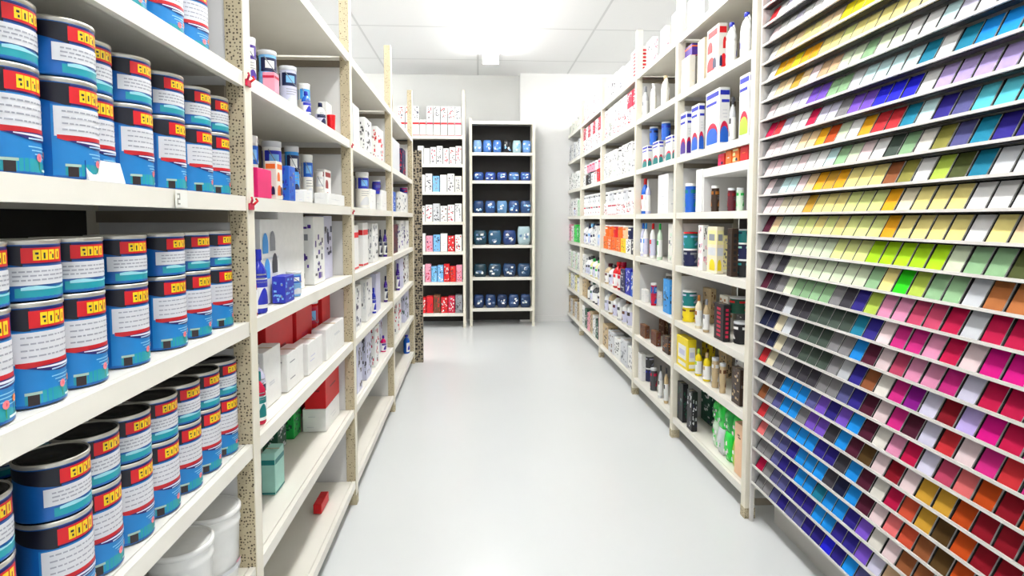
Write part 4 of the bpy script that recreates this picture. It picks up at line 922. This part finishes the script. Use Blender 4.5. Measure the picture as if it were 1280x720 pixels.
def card_geo(q, y, z, code, rr, x0=0, y0=0):
    nm, hx = CODE[code]; c = col(hx); jit = rr.uniform(.82, .97); c = tuple(min(1, v*jit) for v in c)
    w = (.0284 if y > NEAR0 else .0268); th = rr.choice((.003, .005, .007)); A0 = (.0035, 0.0); B0 = (.0420, .0745)       # foot and head of the sloping card
    tilt = rr.uniform(-.0012, .0012)
    X = XC(y)-x0; yy = y-y0
    def P(d, s, hz): return (X+A0[0]+(B0[0]-A0[0])*hz+d, yy+s*w+tilt*hz*10*.2, z-.0035+A0[1]+(B0[1]-A0[1])*hz)
    nseg = 1
    f = [P(0, -1, 0), P(0, 1, 0), P(0, 1, 1), P(0, -1, 1)]; g = [P(th, -1, 0), P(th, 1, 0), P(th, 1, 1), P(th, -1, 1)]
    v = f+g
    q.add(v, [(0, 3, 2, 1)], c); q.add(v, [(4, 5, 6, 7), (0, 4, 7, 3), (1, 2, 6, 5), (3, 7, 6, 2), (0, 1, 5, 4)], 'e8e6e0')
rr = random.Random(11); rest = MB()
for i, (ar, k, ci, code, y) in enumerate(cells):
    if i < 300:
        q = MB(); x0_ = XC(y); card_geo(q, y, ZK(k), code, rr, x0_, y)
        o = q.build('colour_card', M_CARD); o.location = (x0_, y, 0)
        o.location = (x0_, y, 0)
        rn_ = k-K0; cfar = ci
        ro = ORD[rn_] if rn_ < 15 else ORD[min(14, K1-k)]; rw = f'{ro} row from the top' if rn_ < 15 else f'{ro} row from the bottom'
        n_from = ci
        NUM = ORD+['sixteenth', 'seventeenth', 'eighteenth', 'nineteenth', 'twentieth', 'twenty-first', 'twenty-second']
        o['label'] = f"{CODE[code][0]} paint colour card, {rw}, {NUM[n_from]} column from far end"
        o['category'] = 'colour card'; o['group'] = 'paint colour cards in the rail rack'
    else: card_geo(rest, y, ZK(k), code, rr)
o = rest.build('colour_card', M_CARD); tag(o, 'mass of smaller colour cards filling the outer columns and rows of the rail rack', 'colour cards', None, 'stuff')

# ---------------------------------------------------------------- labels for everything standing on the shelves
from collections import defaultdict
by = defaultdict(list)
for it in ITEMS: by[(it[0], it[1])].append(it)
for (bk, sh), its in by.items():
    its.sort(key=lambda t: t[2]); names = SHN if bk[0] == 'L' else SHN_R
    shn = names[sh]; bn_ = BAYS[bk][0]
    levels = sorted(set(round(t[3], 2) for t in its))
    for i, (b0, s0, y, zb, e, kn, c, acc, st, desc) in enumerate(its):
        det = '' if acc in (c, 'palegrey') or st in ('solid', 'plain') else f" with {cn(acc)} {'cap' if kn in ('bottle', 'plastic jug') else 'print'}"
        e['label'] = f"{cn(c)} {kn}{det}, {ORD[i] if i < 15 else 'last'} along, {shn}, {bn_}"
        e['group'] = f"goods on the {shn} of the {bn_}"

# ---------------------------------------------------------------- camera, world, exposure
cd = bpy.data.cameras.new('camera'); cam = bpy.data.objects.new('camera', cd); C.objects.link(cam)
cd.sensor_width = 36; cd.lens = 36*720/1280; cd.shift_y = -43.3/1280; cd.clip_start = .02
cam.location = (0, 0, 1.4); cam.rotation_euler = (math.radians(90-3.3801), 0, math.radians(-3.3298)); SC.camera = cam
w = bpy.data.worlds.new('world'); SC.world = w; w.use_nodes = True
bg = w.node_tree.nodes['Background']; bg.inputs['Color'].default_value = (.95, .98, 1, 1); bg.inputs['Strength'].default_value = .88
SC.view_settings.view_transform = 'Standard'; SC.view_settings.look = 'None'; SC.view_settings.gamma = 1; SC.view_settings.exposure = 0.3
SC.view_settings.use_curve_mapping = False
